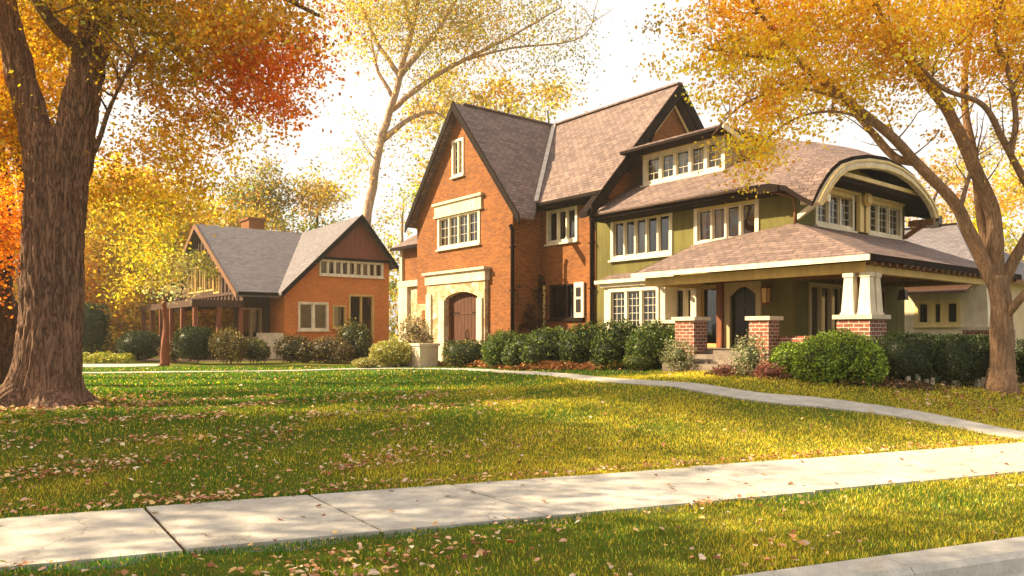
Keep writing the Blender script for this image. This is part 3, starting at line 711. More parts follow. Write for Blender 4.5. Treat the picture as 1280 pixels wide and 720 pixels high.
def pier(u0, u1, v0, v1, z0, z1, label=None, parent=stucco_house):
    t = MB(O2); t.box(u0, u1, v0, v1, z0, z1-0.10); o = t.build('pier', M['pierbrick'], parent)
    t = MB(O2); t.box(u0-0.07, u1+0.07, v0-0.07, v1+0.07, z1-0.10, z1); t.build('pier_cap', M['limestone'], o, bevel=0.015)
    if label: o['label'] = label
    return o
pier(-13.15, -12.5, 16.35, 16.95, 0.3, 2.02); pier(-10.78, -10.22, 16.35, 16.85, 0.3, 2.0)
t = MB(O2); t.box(-14.3, -13.16, 16.75, 17.0, 0.4, 1.85); t.build('porch_railing_wall', M['pierbrick'], stucco_house)
t = MB(O2); t.box(-14.3, -13.24, 16.68, 17.06, 1.852, 1.95); t.build('railing_cap', M['limestone'], stucco_house, bevel=0.01)
t = MB(O2); t.box(-10.2, -8.62, 16.8, 17.0, 0.4, 1.50); t.build('porch_railing_wall', M['pierbrick'], stucco_house)
def column(u, v, z0=2.0, z1=2.98, a0=0.15, a1=0.10):
    t = MB(O2); t.taper(u, v, z0, z1-0.10, a0, a0, a1, a1); t.box(u-a1-0.025, u+a1+0.025, v-a1-0.025, v+a1+0.025, z1-0.10, z1); t.box(u-a0-0.015, u+a0+0.015, v-a0-0.015, v+a0+0.015, z0, z0+0.05)
    return t.build('column', M['cream'], stucco_house)
pier(-8.60, -7.82, 16.60, 17.42, 0.3, 2.0); column(-8.38, 16.82); column(-8.03, 16.90); column(-8.03, 17.24)
t = MB(O2); t.box(-8.42, -8.28, 17.10, 17.3, 2.0, 2.98); t.build('post', M['post'], stucco_house)
pier(-8.5, -7.7, 23.8, 25.6, 0.3, 1.75)
t = MB(O2); t.taper(-8.1, 24.1, 1.75, 2.98, 0.26, 0.26, 0.18, 0.18); t.build('column', M['cream'], stucco_house)
t = MB(O2); t.box(-8.2, -8.05, 24.4, 26.2, 1.75, 2.98); t.build('end_screen', M['tan'], stucco_house)
t = MB(O2); t.box(-8.22, -8.02, 24.4, 26.2, FZ-0.5, 1.75); t.build('porch_railing_wall', M['terracotta'], stucco_house)
t = MB(O2); t.tube([(-8.3, 19.4, 2.98), (-8.3, 19.4, 2.68)], [0.02, 0.02], 6); t.taper(-8.3, 19.4, 2.42, 2.68, 0.10, 0.10, 0.07, 0.07); t.build('porch_lantern', M['black'], stucco_house)

# ================================================================== HOUSE BEHIND ON THE LEFT
O3 = (-45.0, 18.0, 0.0)
cottage = empty('brick_cottage', W(-45, 18), 'smaller orange brick house with grey slate roof and red boarded gable, beyond the lawn', 'house', ROT)
FU = -39.8
w = MB(O3)
ch = [(17.55, 21.5, 5.0, 5.72), (16.3, 17.9, 1.8, 3.2), (18.35, 19.05, 1.9, 3.1), (19.4, 20.85, 1.2, 3.75)]
wall(w, 'v', FU, 1, [(15.4, 0), (22.0, 0), (22.0, 5.95), (17.55, 5.95), (15.4, 3.85)], ch)
wall(w, 'u', 22.0, 1, [(-56, 0), (FU, 0), (FU, 5.8), (-56, 5.8)])
wall(w, 'u', 15.4, -1, [(-42.0, 0), (FU, 0), (FU, 3.8), (-42.0, 3.8)])
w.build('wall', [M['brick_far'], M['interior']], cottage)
w = MB(O3); g3 = [(-56, 3.0), (-40.4, 3.0), (-40.4, 3.8), (-48.1, 8.2), (-56, 3.8)]
wall(w, 'u', 13.3, -1, g3, [(-49.4, -47.9, 4.2, 6.0), (-47.4, -45.9, 4.2, 6.0), (-45.6, -44.6, 4.0, 5.4), (-51.2, -49.8, 4.2, 5.7)])
wall(w, 'v', -42.0, 1, [(13.3, 0), (15.4, 0), (15.4, 4.0), (13.3, 4.0)], [(13.8, 14.8, 1.3, 2.9)])
w.build('timber_wall', [M['oldwood'], M['interior']], cottage)
for h in ((-49.4, -47.9, 4.2, 6.0), (-47.4, -45.9, 4.2, 6.0), (-45.6, -44.6, 4.0, 5.4), (-51.2, -49.8, 4.2, 5.7)):
    window(cottage, O3, 'u', 13.3, -1, *h, 2, frame='ochre', case=0.09, curtain=0.4, sill=False)
t = MB(O3)
for i in range(22):
    uu = -55.4+0.68*i; zt = min(3.8+(uu+56)*(8.2-3.8)/7.9, 3.8+(-40.4-uu)*(8.2-3.8)/7.7)
    for z0_, z1_ in ((3.35, 3.9), (6.15, zt)) if -51.4 < uu < -44.3 else ((3.35, zt),):
        if z1_ > z0_+0.1: t.box(uu-0.06, uu+0.06, 13.22, 13.299, z0_, z1_)
t.box(-54.5, -41.6, 13.21, 13.298, 3.72, 3.88); t.box(-51.6, -44.3, 13.2, 13.297, 6.08, 6.22)
t.build('timber_battens', M['oldwood'], cottage)
window(cottage, O3, 'v', -42.0, 1, 13.8, 14.8, 1.3, 2.9, 2, frame='tan', case=0.08, curtain=0.4, sill=False)
window(cottage, O3, 'v', FU, 1, *ch[0], 9, case=0.10, mull=0.08, curtain=1.1)
window(cottage, O3, 'v', FU, 1, *ch[1], 2, case=0.12, mull=0.16, curtain=0.35)
window(cottage, O3, 'v', FU, 1, *ch[2], 1, frame='ochre', case=0.08, curtain=0.9)
window(cottage, O3, 'v', FU, 1, *ch[3], 2, frame='ochre', case=0.10, curtain=0.2, sill=False)
w = MB(O3); w.extr([(FU, 17.55, 5.98), (FU, 22.0, 5.98), (FU, 19.95, 8.35)], (0.06, 0, 0)); w.build('gable_boards', M['redshake'], cottage)
w = MB(O3); w.box(FU, FU+0.14, 17.3, 22.1, 5.84, 5.98); w.build('gable_band', M['dark'], cottage)
r = MB(O3)
SE = (8.4-3.85)/7.8
def z3(u): return 8.4-SE*abs(u+48.1)
gl = (8.5-3.75)/4.9
uo = FU+0.45
# +u slope of the main roof, left of the cross gable
roof_slab(r, [(-48.1, 12.85, 8.4), (-40.0, 12.85, z3(-40.0)), (-40.0, 15.2, z3(-40.0)), (-48.1, 19.9, 8.4)], 0.16)
roof_slab(r, [(-48.11, 12.85, 8.4), (-48.11, 22.5, 8.4), (-56.3, 22.5, z3(-56.3)), (-56.3, 12.85, z3(-56.3))], 0.16)
roof_slab(r, [(uo, 19.95, 8.55), (uo, 15.1, 3.80), (-40.0, 15.1, 3.80), (-48.1, 19.88, 8.45)], 0.16)
roof_slab(r, [(uo, 19.955, 8.55), (uo, 22.35, 5.65), (-48.1, 22.35, 5.65), (-48.1, 19.9, 8.45)], 0.16)
r3 = r.build('roof', M['slate'], cottage)
t = MB(O3)
t.extr([(uo, 19.95, 8.60), (uo, 15.05, 3.80), (uo, 15.05, 3.48), (uo, 19.95, 8.22)], (0.06, 0, 0))
t.extr([(uo, 19.95, 8.60), (uo, 22.4, 5.66), (uo, 22.4, 5.34), (uo, 19.95, 8.22)], (0.06, 0, 0)); t.build('bargeboard', M['dark'], cottage)
t = MB(O3)
for sg, ue in ((1, -40.0), (-1, -56.3)): t.extr([(-48.1, 12.8, 8.46), (ue, 12.8, z3(ue)+0.02), (ue, 12.8, z3(ue)-0.3), (-48.1, 12.8, 8.08)], (0, 0.06, 0))
t.build('bargeboard', M['soffit'], cottage)
t = MB(O3); t.box(-40.1, -39.93, 12.9, 15.1, 3.62, 3.8); t.build('gutter', M['dark'], cottage)
t = MB(O3); t.box(-53.6, -51.9, 17.5, 18.6, 4.5, 9.6); ck = t.build('chimney', M['brick'], r3)
t = MB(O3); t.box(-53.7, -51.8, 17.4, 18.7, 9.6, 9.75); t.build('chimney_cap', M['brick'], ck)
# flat verandah on posts
t = MB(O3); t.box(-52.5, -40.2, 10.6, 13.29, 3.15, 3.32); t.box(-52.5, -40.2, 10.6, 10.75, 2.95, 3.15); t.box(-40.4, -40.2, 10.76, 13.29, 2.95, 3.149); t.build('verandah_roof', M['oldwood'], cottage)
for (uu, vv) in ((-52.2, 10.75), (-49.8, 10.75), (-47.4, 10.75), (-45.0, 10.75), (-42.6, 10.75), (-40.35, 10.8), (-40.35, 12.0), (-40.35, 13.15)):
    t = MB(O3); t.box(uu-0.11, uu+0.11, vv-0.11, vv+0.11, 0, 2.95); t.box(uu-0.16, uu+0.16, vv-0.16, vv+0.16, 0, 0.3); t.build('post', M['post'], cottage)
t = MB(O3); t.box(-40.45, -40.25, 10.9, 13.1, 0.1, 0.95); t.box(-52.2, -40.4, 10.7, 10.82, 0.1, 0.9); t.build('verandah_railing_wall', M['oldwood'], cottage)
t = MB(O3); t.box(-40.3, -39.7, 14.0, 15.3, 0.0, 1.55); t.build('low_wall', M['limestone'], cottage, bevel=0.03)

# ================================================================== NEIGHBOURS ON THE RIGHT
def hip_house(name, label, u0, u1, v0, v1, ez, rz, wins, wallm, roofm, inset, off):
    root = empty(name, W(off[0], off[1]), label, 'house', ROT)
    w = MB(off)
    wall(w, 'u', v0, -1, [(u0, 0), (u1, 0), (u1, ez), (u0, ez)], [h[:4] for h in wins])
    wall(w, 'v', u0, -1, [(v0, 0), (v1, 0), (v1, ez), (v0, ez)]); wall(w, 'v', u1, 1, [(v0, 0), (v1, 0), (v1, ez), (v0, ez)]); wall(w, 'u', v1, 1, [(u0, 0), (u1, 0), (u1, ez), (u0, ez)])
    w.build('wall', [M[wallm], M['interior']], root)
    for h in wins: window(root, off, 'u', v0, -1, *h[:4], h[4], frame='yellowtrim', case=0.14, mull=0.26, curtain=0.25)
    r = MB(off); a, b, c, d = u0-0.5, u1+0.5, v0-0.5, v1+0.5; vm = (v0+v1)/2
    roof_slab(r, [(a, c, ez), (b, c, ez), (b-inset, vm, rz), (a+inset, vm, rz)], 0.16); roof_slab(r, [(a, d, ez), (a+inset, vm+0.01, rz), (b-inset, vm+0.01, rz), (b, d, ez)], 0.16)
    roof_slab(r, [(a, c+0.01, ez), (a+inset-0.01, vm, rz), (a, d-0.01, ez)], 0.16); roof_slab(r, [(b, c+0.01, ez), (b, d-0.01, ez), (b-inset+0.01, vm, rz)], 0.16)
    rr = r.build('roof', M[roofm], root)
    t = MB(off); t.bar((a+inset, vm, rz+0.03), (b-inset, vm, rz+0.03), 0.22, 0.08); t.build('ridge_cap', M['dark'], rr)
    t = MB(off); t.box(a, b, c-0.08, c, ez-0.2, ez+0.01); t.box(b, b+0.06, c, d, ez-0.2, ez+0.01); t.build('fascia', M['soffit'], root)
    return root, rr
bung, br = hip_house('bungalow', 'cream bungalow with blue grey hipped roof, seen past the porch above the hedge', -23.0, -11.8, 34.0, 44.0, 3.95, 6.85, [(-13.9, -12.35, 2.0, 2.85, 3), (-17.5, -15.5, 1.6, 2.9, 2)], 'stucco', 'slate', 2.9, (-17.0, 39.0, 0.0))
r = MB((-17.0, 39.0, 0.0)); roof_slab(r, [(-14.6, 32.8, 3.3), (-11.6, 32.8, 3.3), (-11.6, 33.98, 3.7), (-14.6, 33.98, 3.7)], 0.1); r.build('window_canopy', M['oldwood'], bung)
t = MB((-17.0, 39.0, 0.0)); t.box(-15.3, -14.9, 38.8, 39.2, 6.7, 7.35); t.build('chimney', M['black'], br)
far_b, fr = hip_house('far_house', 'pale roofed house farther back behind the bungalow, half hidden by the maple trunk', -14.0, 4.0, 46.0, 56.0, 4.6, 7.9, [(-9.0, -7.0, 1.8, 3.2, 3), (-3.0, -1.0, 1.8, 3.2, 3)], 'tan', 'shingle', 3.5, (-5.0, 51.0, 0.0))
# ================================================================== GROUND, PAVING, STREET
def grid_sheet(name, xs, ys, zf, mat, kind='structure'):
    X, Y = np.meshgrid(xs, ys); Z = zf(X, Y)
    nx, ny = len(xs), len(ys)
    idx = np.arange(nx*ny).reshape(ny, nx)
    f = np.stack([idx[:-1, :-1], idx[:-1, 1:], idx[1:, 1:], idx[1:, :-1]], -1).reshape(-1, 4)
    me = bpy.data.meshes.new(name); me.from_pydata(np.stack([X, Y, Z], -1).reshape(-1, 3).tolist(), [], f.tolist())
    me.materials.append(mat); me.polygons.foreach_set('use_smooth', [True]*len(me.polygons))
    o = bpy.data.objects.new(name, me); COL.objects.link(o); return tag(o, kind=kind)
def SN(s, n, z=0): return (0.94*s - 0.34*n, 0.34*s + 0.94*n, z)     # s along the street, n away from it
# lawn material: green with straw coloured and brownish patches
m, nt, b = newmat('lawn_ground'); v = coord(nt)
n1 = noise_tex(nt, v, 0.35, 5, 0.6); n2 = noise_tex(nt, v, 45, 4, 0.7); n3 = noise_tex(nt, v, 3.0, 5, 0.65)
c = mixc(nt, n1.outputs['Fac'], (0.070, 0.13, 0.012), (0.24, 0.22, 0.025))
c = mixc(nt, ramp(nt, n3.outputs['Fac'], [(0.45, (0, 0, 0)), (0.7, (0.6,)*3)]), c, (0.17, 0.11, 0.03))
c = mixc(nt, 1.0, c, ramp(nt, n2.outputs['Fac'], [(0.3, (0.45,)*3), (0.7, (1.4,)*3)]), 'MULTIPLY')
nt.links.new(c, b.inputs['Base Color']); b.inputs['Roughness'].default_value = 1.0; b.inputs['Specular IOR Level'].default_value = 0.1
bump(nt, b, n2.outputs['Fac'], 0.8, 0.05); M['lawn'] = m
xs = np.concatenate([np.linspace(-500, -45, 14), np.arange(-40, 40, 0.4), np.linspace(45, 500, 14)])
ys = np.concatenate([np.linspace(-60, 0, 13), np.arange(0.4, 42, 0.4), np.linspace(44, 70, 14), np.linspace(90, 600, 12)])
def zlawn(x, y):
    n = -0.34*x+0.94*y
    t = terrain(x, y)
    # cut down under the pavement slabs and the street
    t = np.where((n > 5.80) & (n < 7.26), np.minimum(t, -0.08), t)
    return np.where(n < 3.85, -0.30, t)
grid_sheet('ground', xs, ys, zlawn, M['lawn'])

m, nt, b = newmat('concrete_paving'); v = coord(nt)
n1 = noise_tex(nt, v, 0.8, 6, 0.6); n2 = noise_tex(nt, v, 60, 4, 0.7); n3 = noise_tex(nt, v, 5, 6, 0.7)
c = ramp(nt, n1.outputs['Fac'], [(0.3, (0.46, 0.42, 0.37)), (0.7, (0.58, 0.54, 0.48))])
c = mixc(nt, 1.0, c, ramp(nt, n3.outputs['Fac'], [(0.3, (0.72,)*3), (0.65, (1.08,)*3)]), 'MULTIPLY')
c = mixc(nt, 1.0, c, ramp(nt, n2.outputs['Fac'], [(0.3, (0.82,)*3), (0.6, (1.05,)*3)]), 'MULTIPLY')
vc = nt.nodes.new('ShaderNodeTexVoronoi'); vc.feature = 'DISTANCE_TO_EDGE'; vc.inputs['Scale'].default_value = 0.42
dv = nt.nodes.new('ShaderNodeVectorMath'); dv.operation = 'MULTIPLY_ADD'; nt.links.new(n3.outputs['Color'], dv.inputs[0]); dv.inputs[1].default_value = (0.35,)*3; nt.links.new(v, dv.inputs[2]); nt.links.new(dv.outputs[0], vc.inputs['Vector'])
c = mixc(nt, 1.0, c, ramp(nt, vc.outputs['Distance'], [(0.0, (0.55, 0.50, 0.45)), (0.0028, (1, 1, 1))]), 'MULTIPLY')
n5 = noise_tex(nt, v, 1.7, 7, 0.75, 0.5)
c = mixc(nt, 1.0, c, ramp(nt, n5.outputs['Fac'], [(0.32, (0.80, 0.77, 0.72)), (0.46, (1, 1, 1))]), 'MULTIPLY')
nt.links.new(c, b.inputs['Base Color']); b.inputs['Roughness'].default_value = 0.85
bump(nt, b, n2.outputs['Fac'], 0.3, 0.01); M['concrete'] = m
M['asphalt'] = plain('asphalt', (0.055, 0.05, 0.048), 0.9, 0.25, 3, 0.5)
M['mulch'] = plain('bark_mulch', (0.075, 0.035, 0.018), 1.0, 0.5, 9, 1.0)
sw_ = MB(); L = 1.43; s0 = -0.89; SKW = 0.45
rs = random.Random(3)
for k in range(-22, 40):
    a, c_ = s0+k*L+0.015, s0+(k+1)*L-0.015; dz = rs.uniform(-0.006, 0.006)
    p = [SN(a+SKW, 5.77), SN(c_+SKW, 5.77), SN(c_, 7.29), SN(a, 7.29)]
    sw_.extr([(x, y, 0.022+dz) for x, y, _ in p], (0, 0, -0.12))
tag(sw_.build('sidewalk', M['concrete'], bevel=0.008), kind='structure')
jt = MB(); jt.extr([SN(-34, 5.79, 0.006), SN(60, 5.79, 0.006), SN(60, 7.27, 0.006), SN(-34, 7.27, 0.006)], (0, 0, -0.02)); tag(jt.build('sidewalk_joint_soil', M['mulch']), kind='structure')
kb = MB()
for k in range(-12, 22):
    a, c_ = k*3.0+1.2, (k+1)*3.0+1.192
    kb.extr([SN(a, 3.70, 0.015), SN(a, 3.94, 0.02), SN(a, 3.94, -0.3), SN(a, 3.62, -0.3), SN(a, 3.66, -0.02)], tuple(Vector(SN(c_, 0))-Vector(SN(a, 0))))
tag(kb.build('kerb', M['concrete'], bevel=0.012), kind='structure')
gt = MB(); p = [SN(-40, 3.2, -0.13), SN(70, 3.2, -0.13), SN(70, 3.665, -0.115), SN(-40, 3.665, -0.115)]
gt.extr(p, (0, 0, -0.1)); tag(gt.build('gutter_pan', M['concrete']), kind='structure')
gt = MB(); gt.extr([SN(-90, -6, -0.14), SN(120, -6, -0.14), SN(120, 3.198, -0.14), SN(-90, 3.198, -0.14)], (0, 0, -0.1)); tag(gt.build('road', M['asphalt']), kind='structure')

def ground_at(px, py):
    z = 0.1
    for _ in range(30):
        D = (CAMH-z)*F/(py-HY); x = (px-CX)/F*D; z = 0.6*z+0.4*tz(x, D)
    return Vector((x, D, 0))
def cr(points, sub=8):
    P = [points[0]*2-points[1]]+points+[points[-1]*2-points[-2]]; out = []
    for i in range(1, len(P)-2):
        for k in range(sub):
            t = k/sub; a, b_, c, d = P[i-1], P[i], P[i+1], P[i+2]
            out.append(0.5*((2*b_)+(c-a)*t+(2*a-5*b_+4*c-d)*t*t+(3*b_-a-3*c+d)*t**3))
    out.append(P[-2]); return out
def strip(name, centre, width, mat, lift=0.03, th=0.10, wob=0.0, kind='structure'):
    mb = MB(); pts = cr(centre); L_, R_ = [], []
    for i, p in enumerate(pts):
        d = (pts[min(i+1, len(pts)-1)]-pts[max(i-1, 0)]).normalized(); nrm = Vector((-d.y, d.x, 0))
        wd = (width[i*len(width)//len(pts)] if isinstance(width, list) else width)/2*(1+wob*noise.noise(p*0.8))
        row = []
        for k in range(5):
            q = p+nrm*wd*(k/2-1); row.append((q.x, q.y, tz(q.x, q.y)+lift))
        L_.append(row)
    for a, b_ in zip(L_[:-1], L_[1:]):
        for k in range(4): mb.poly([a[k], a[k+1], b_[k+1], b_[k]])
        for k in (0, 4): mb.poly([a[k], b_[k], (b_[k][0], b_[k][1], b_[k][2]-th), (a[k][0], a[k][1], a[k][2]-th)])
    return tag(mb.build(name, mat), kind=kind), pts
walk_px = [(1500, 572), (1290, 547), (1160, 523), (1040, 506), (900, 490), (760, 476), (640, 466), (520, 461.5), (380, 463.5), (220, 465.5), (60, 467)]
walk_c = [ground_at(*p) for p in walk_px]
_, walk_pts = strip('garden_path', walk_c, 0.68, M['concrete'])
_, drive_pts = strip('driveway', [ground_at(-60, 458), ground_at(60, 457), ground_at(140, 457.5), ground_at(200, 457)], 2.2, M['concrete'], 0.028)
spur = [W(-26.0, 16.4), W(-26.6, 15.0), walk_pts[[i for i, p in enumerate(walk_pts)][int(len(walk_pts)*0.66)]]]
strip('door_path', [Vector((p.x, p.y, 0)) for p in (W(-25.7, 16.6), W(-25.9, 15.6), W(-26.6, 14.2))], 2.0, M['concrete'], 0.026)
# planting beds in front of the houses
strip('garden_bed', [W(-24.0, 16.9), W(-21.5, 17.1), W(-18.5, 17.3), W(-15.5, 17.3), W(-13.6, 16.6)], 2.4, M['mulch'], 0.012, 0.05, 0.25)
strip('garden_bed', [W(-10.6, 15.2), W(-8.6, 15.3), W(-7.0, 16.2), W(-6.2, 18.2), W(-5.6, 21.0)], 1.7, M['mulch'], 0.012, 0.05, 0.25)
strip('garden_bed', [W(-47.0, 8.4), W(-41.5, 9.2), W(-38.2, 12.0), W(-37.0, 15.5), W(-35.5, 18.5)], 2.8, M['mulch'], 0.012, 0.05, 0.25)

# grass blades as one mass, and the litter of fallen leaves
wp = np.array([[p.x, p.y] for p in walk_pts]); dp = np.array([[p.x, p.y] for p in drive_pts])
def near_poly(x, y, P, w):
    best = np.full(len(x), 1e9)
    for (ax, ay), (bx, by) in zip(P[:-1], P[1:]):
        dx, dy = bx-ax, by-ay; t = np.clip(((x-ax)*dx+(y-ay)*dy)/(dx*dx+dy*dy+1e-9), 0, 1)
        best = np.minimum(best, (x-ax-t*dx)**2+(y-ay-t*dy)**2)
    return best < w*w
def on_lawn(x, y, pad=0.0):
    n = -0.34*x+0.94*y; u = CA*x-SA*y; v_ = SA*x+CA*y
    jg = 0.035*pnoise(x, y, 6.0, 31)-0.01
    ok = (n > 3.96-0.5*jg) & ~((n > 5.79-pad+jg) & (n < 7.27+pad+jg))
    ok &= ~near_poly(x, y, wp, 0.34+pad) & ~near_poly(x, y, dp, 1.05)
    ok &= ~((v_ > 16.1) & (u < -10.6) & (u > -25)) & ~((v_ > 14.5) & (u > -11) & (u < -7.0)) & ~((v_ > 16) & (u < -22))
    ok &= ~((v_ > 8.0) & (u < -36.5))
    return ok
def pnoise(x, y, s, seed):
    r_ = np.random.default_rng(seed); out = np.zeros(len(x))
    for k in range(7):
        a = r_.uniform(0, 6.28); f_ = s*r_.uniform(0.6, 1.9); out += np.sin((x*math.cos(a)+y*math.sin(a))*f_+r_.uniform(0, 6.28))
    return out/4.0
def lawn_points(y0, y1, dens, rng, mar=1.5):
    A_ = (y1-y0)*(0.75*(y0+y1)+2*mar); n = int(A_*dens)
    y = rng.uniform(y0, y1, n); x = rng.uniform(-1, 1, n)*(0.75*y1+mar)
    k = np.abs(x) < 0.75*y+mar; return x[k], y[k]
Vs, Cs = [], []
for y0, y1, dens, h, wd in ((3.0, 6.5, 4200, 0.030, 0.0045), (6.5, 9.5, 3000, 0.034, 0.006), (9.5, 14, 1600, 0.038, 0.009), (14, 20, 700, 0.042, 0.015), (20, 31, 280, 0.045, 0.026)):
    x, y = lawn_points(y0, y1, dens, RNG); k = on_lawn(x, y); x, y = x[k], y[k]; n = len(x)
    z = terrain(x, y); th = RNG.uniform(0, 6.28, n); lean = RNG.normal(0, 0.45, (n, 2))
    hh = h*RNG.uniform(0.5, 1.3, n)*(0.75+0.55*smooth(pnoise(x, y, 4.0, 77)*0.8+0.5)); ww = wd*RNG.uniform(0.7, 1.3, n)
    v_ = np.empty((n, 3, 3)); v_[:, 0] = np.stack([x-np.cos(th)*ww, y-np.sin(th)*ww, z-0.01], -1); v_[:, 1] = np.stack([x+np.cos(th)*ww, y+np.sin(th)*ww, z-0.01], -1)
    v_[:, 2] = np.stack([x+lean[:, 0]*hh, y+lean[:, 1]*hh, z+hh], -1)
    q = 0.5+0.5*np.tanh(pnoise(x, y, 0.55, 5)*1.2+pnoise(x, y, 2.2, 6)*0.8 + np.where(-0.34*x+0.94*y < 5.8, (x-3.2)*0.45, (x-0.5)*0.20) - (y-10)*0.12*(y > 10))  # random straw patches, plus sunlit yellow and shaded green painted in by position
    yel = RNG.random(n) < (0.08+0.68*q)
    g = np.array([0.052, 0.150, 0.010])[None]*(1-q[:, None]) + np.array([0.30, 0.30, 0.022])[None]*q[:, None]  # green end darkened to deepen the shade on the lawn
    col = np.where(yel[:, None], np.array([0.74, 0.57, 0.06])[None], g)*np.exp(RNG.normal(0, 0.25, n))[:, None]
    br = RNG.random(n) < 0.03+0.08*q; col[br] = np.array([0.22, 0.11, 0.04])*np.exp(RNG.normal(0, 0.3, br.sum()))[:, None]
    Vs.append(v_.reshape(-1, 3)); Cs.append(np.clip(col, 0.005, 0.8))
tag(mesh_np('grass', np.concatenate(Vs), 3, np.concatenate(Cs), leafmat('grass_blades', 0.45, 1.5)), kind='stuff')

def litter(x, y, size, rng):
    n = len(x); n_ = -0.34*x+0.94*y; z = terrain(x, y)+np.where((n_ > 5.79) & (n_ < 7.27), 0.03, 0.045)
    z = np.where(n_ < 3.96, terrain(x, y)+0.03, z)
    a = rng.uniform(0, 6.28, n); ca, sa = np.cos(a), np.sin(a); s = size*np.clip(np.exp(rng.normal(-0.05, 0.28, n)), 0.4, 1.5); out = np.empty((n, 2, 4, 3))
    cu = s*rng.uniform(0.05, 0.35, n); t1 = rng.normal(0, 0.25, n)*s; t2 = rng.normal(0, 0.25, n)*s
    def P(i, j, dz): return np.stack([x+(ca*i-sa*j)*s, y+(sa*i+ca*j)*s, z+dz+t1*i+t2*j], -1)
    out[:, 0, 0] = P(-0.5, 0, cu*0.4); out[:, 0, 1] = P(-0.1, -0.42, cu); out[:, 0, 2] = P(0.35, -0.28, cu); out[:, 0, 3] = P(0.55, 0, 0*cu)
    out[:, 1, 0] = P(-0.5, 0, cu*0.4); out[:, 1, 1] = P(0.55, 0, 0*cu); out[:, 1, 2] = P(0.35, 0.28, cu); out[:, 1, 3] = P(-0.1, 0.42, cu)
    return out.reshape(-1, 3), n
pal = np.array([[0.66, 0.38, 0.25], [0.72, 0.50, 0.34], [0.56, 0.26, 0.14], [0.50, 0.24, 0.10], [0.68, 0.44, 0.18], [0.28, 0.10, 0.04], [0.74, 0.55, 0.40]])
Vs, Cs = [], []
for y0, y1, dens, sz in ((3.0, 6.6, 90, 0.043), (6.6, 10, 150, 0.048), (10, 16, 75, 0.056), (16, 30, 5, 0.07)):
    x, y = lawn_points(y0, y1, dens*3, RNG)
    n_ = -0.34*x+0.94*y
    lf = smooth((0.8-x)/2.5); wgt = (0.06+0.55*lf+0.55*((n_ < 5.8) & (x < 2.9)))*(0.15+1.5*smooth(pnoise(x, y, 2.2, 9)+0.1))
    wgt = np.where((n_ > 7.25) & (n_ < 7.6), np.maximum(wgt, 0.35), wgt)
    k = (RNG.random(len(x)) < wgt*0.6) & on_lawn(x, y); v_, n = litter(x[k], y[k], sz, RNG)
    Vs.append(v_); Cs.append(np.repeat(pal[RNG.integers(0, 7, n)]*np.exp(RNG.normal(0, 0.2, n))[:, None], 2, axis=0))
s_ = RNG.uniform(-8, 14, 800); n_ = 7.30+np.abs(RNG.normal(0, 0.15, 800))
x, y = 0.94*s_-0.34*n_, 0.34*s_+0.94*n_; v_, n = litter(x, y, 0.038, RNG); Vs.append(v_); Cs.append(np.repeat(pal[RNG.integers(2, 6, n)], 2, axis=0))
s_ = RNG.uniform(-6, 14, 60); n_ = RNG.uniform(5.8, 7.25, 60)
x, y = 0.94*s_-0.34*n_, 0.34*s_+0.94*n_; v_, n = litter(x, y, 0.045, RNG); Vs.append(v_); Cs.append(np.repeat(pal[RNG.integers(0, 7, n)]*0.5, 2, axis=0))
tr_ = np.array([-9.45, 14.6]); a = RNG.uniform(0, 6.28, 500); rr = 0.95+np.abs(RNG.normal(0, 0.9, 500))
x, y = tr_[0]+np.cos(a)*rr, tr_[1]+np.sin(a)*rr; v_, n = litter(x, y, 0.08, RNG); Vs.append(v_); Cs.append(np.repeat(pal[RNG.integers(0, 7, n)], 2, axis=0))
x = RNG.uniform(7, 13, 500); y = RNG.uniform(12.5, 16, 500); k = on_lawn(x, y); v_, n = litter(x[k], y[k], 0.07, RNG); Vs.append(v_); Cs.append(np.repeat(pal[RNG.integers(0, 6, n)], 2, axis=0))
tag(mesh_np('fallen_leaves', np.concatenate(Vs), 4, np.clip(np.concatenate(Cs), 0.01, 0.85), leafmat('dry_leaf_surface', 0.15)), kind='stuff')
# ================================================================== TREES
GOLD, ORANGE, RED, OLIVE, YEL, YG, GRN, RUST = (0.66, 0.43, 0.035), (0.62, 0.22, 0.02), (0.72, 0.19, 0.025), (0.36, 0.27, 0.03), (0.68, 0.46, 0.03), (0.42, 0.36, 0.035), (0.16, 0.17, 0.02), (0.42, 0.15, 0.02)
def tree(name, label, base, group=None, cat='tree'):
    return empty(name, base, label, cat, 0, group)
def B(px, py, D, r, col, dens=1.0, ry=None):
    return (at(px, py, D), (r, ry or r, r*0.85), col, dens)
lr = np.random.default_rng(21); pr_ = random.Random(5)
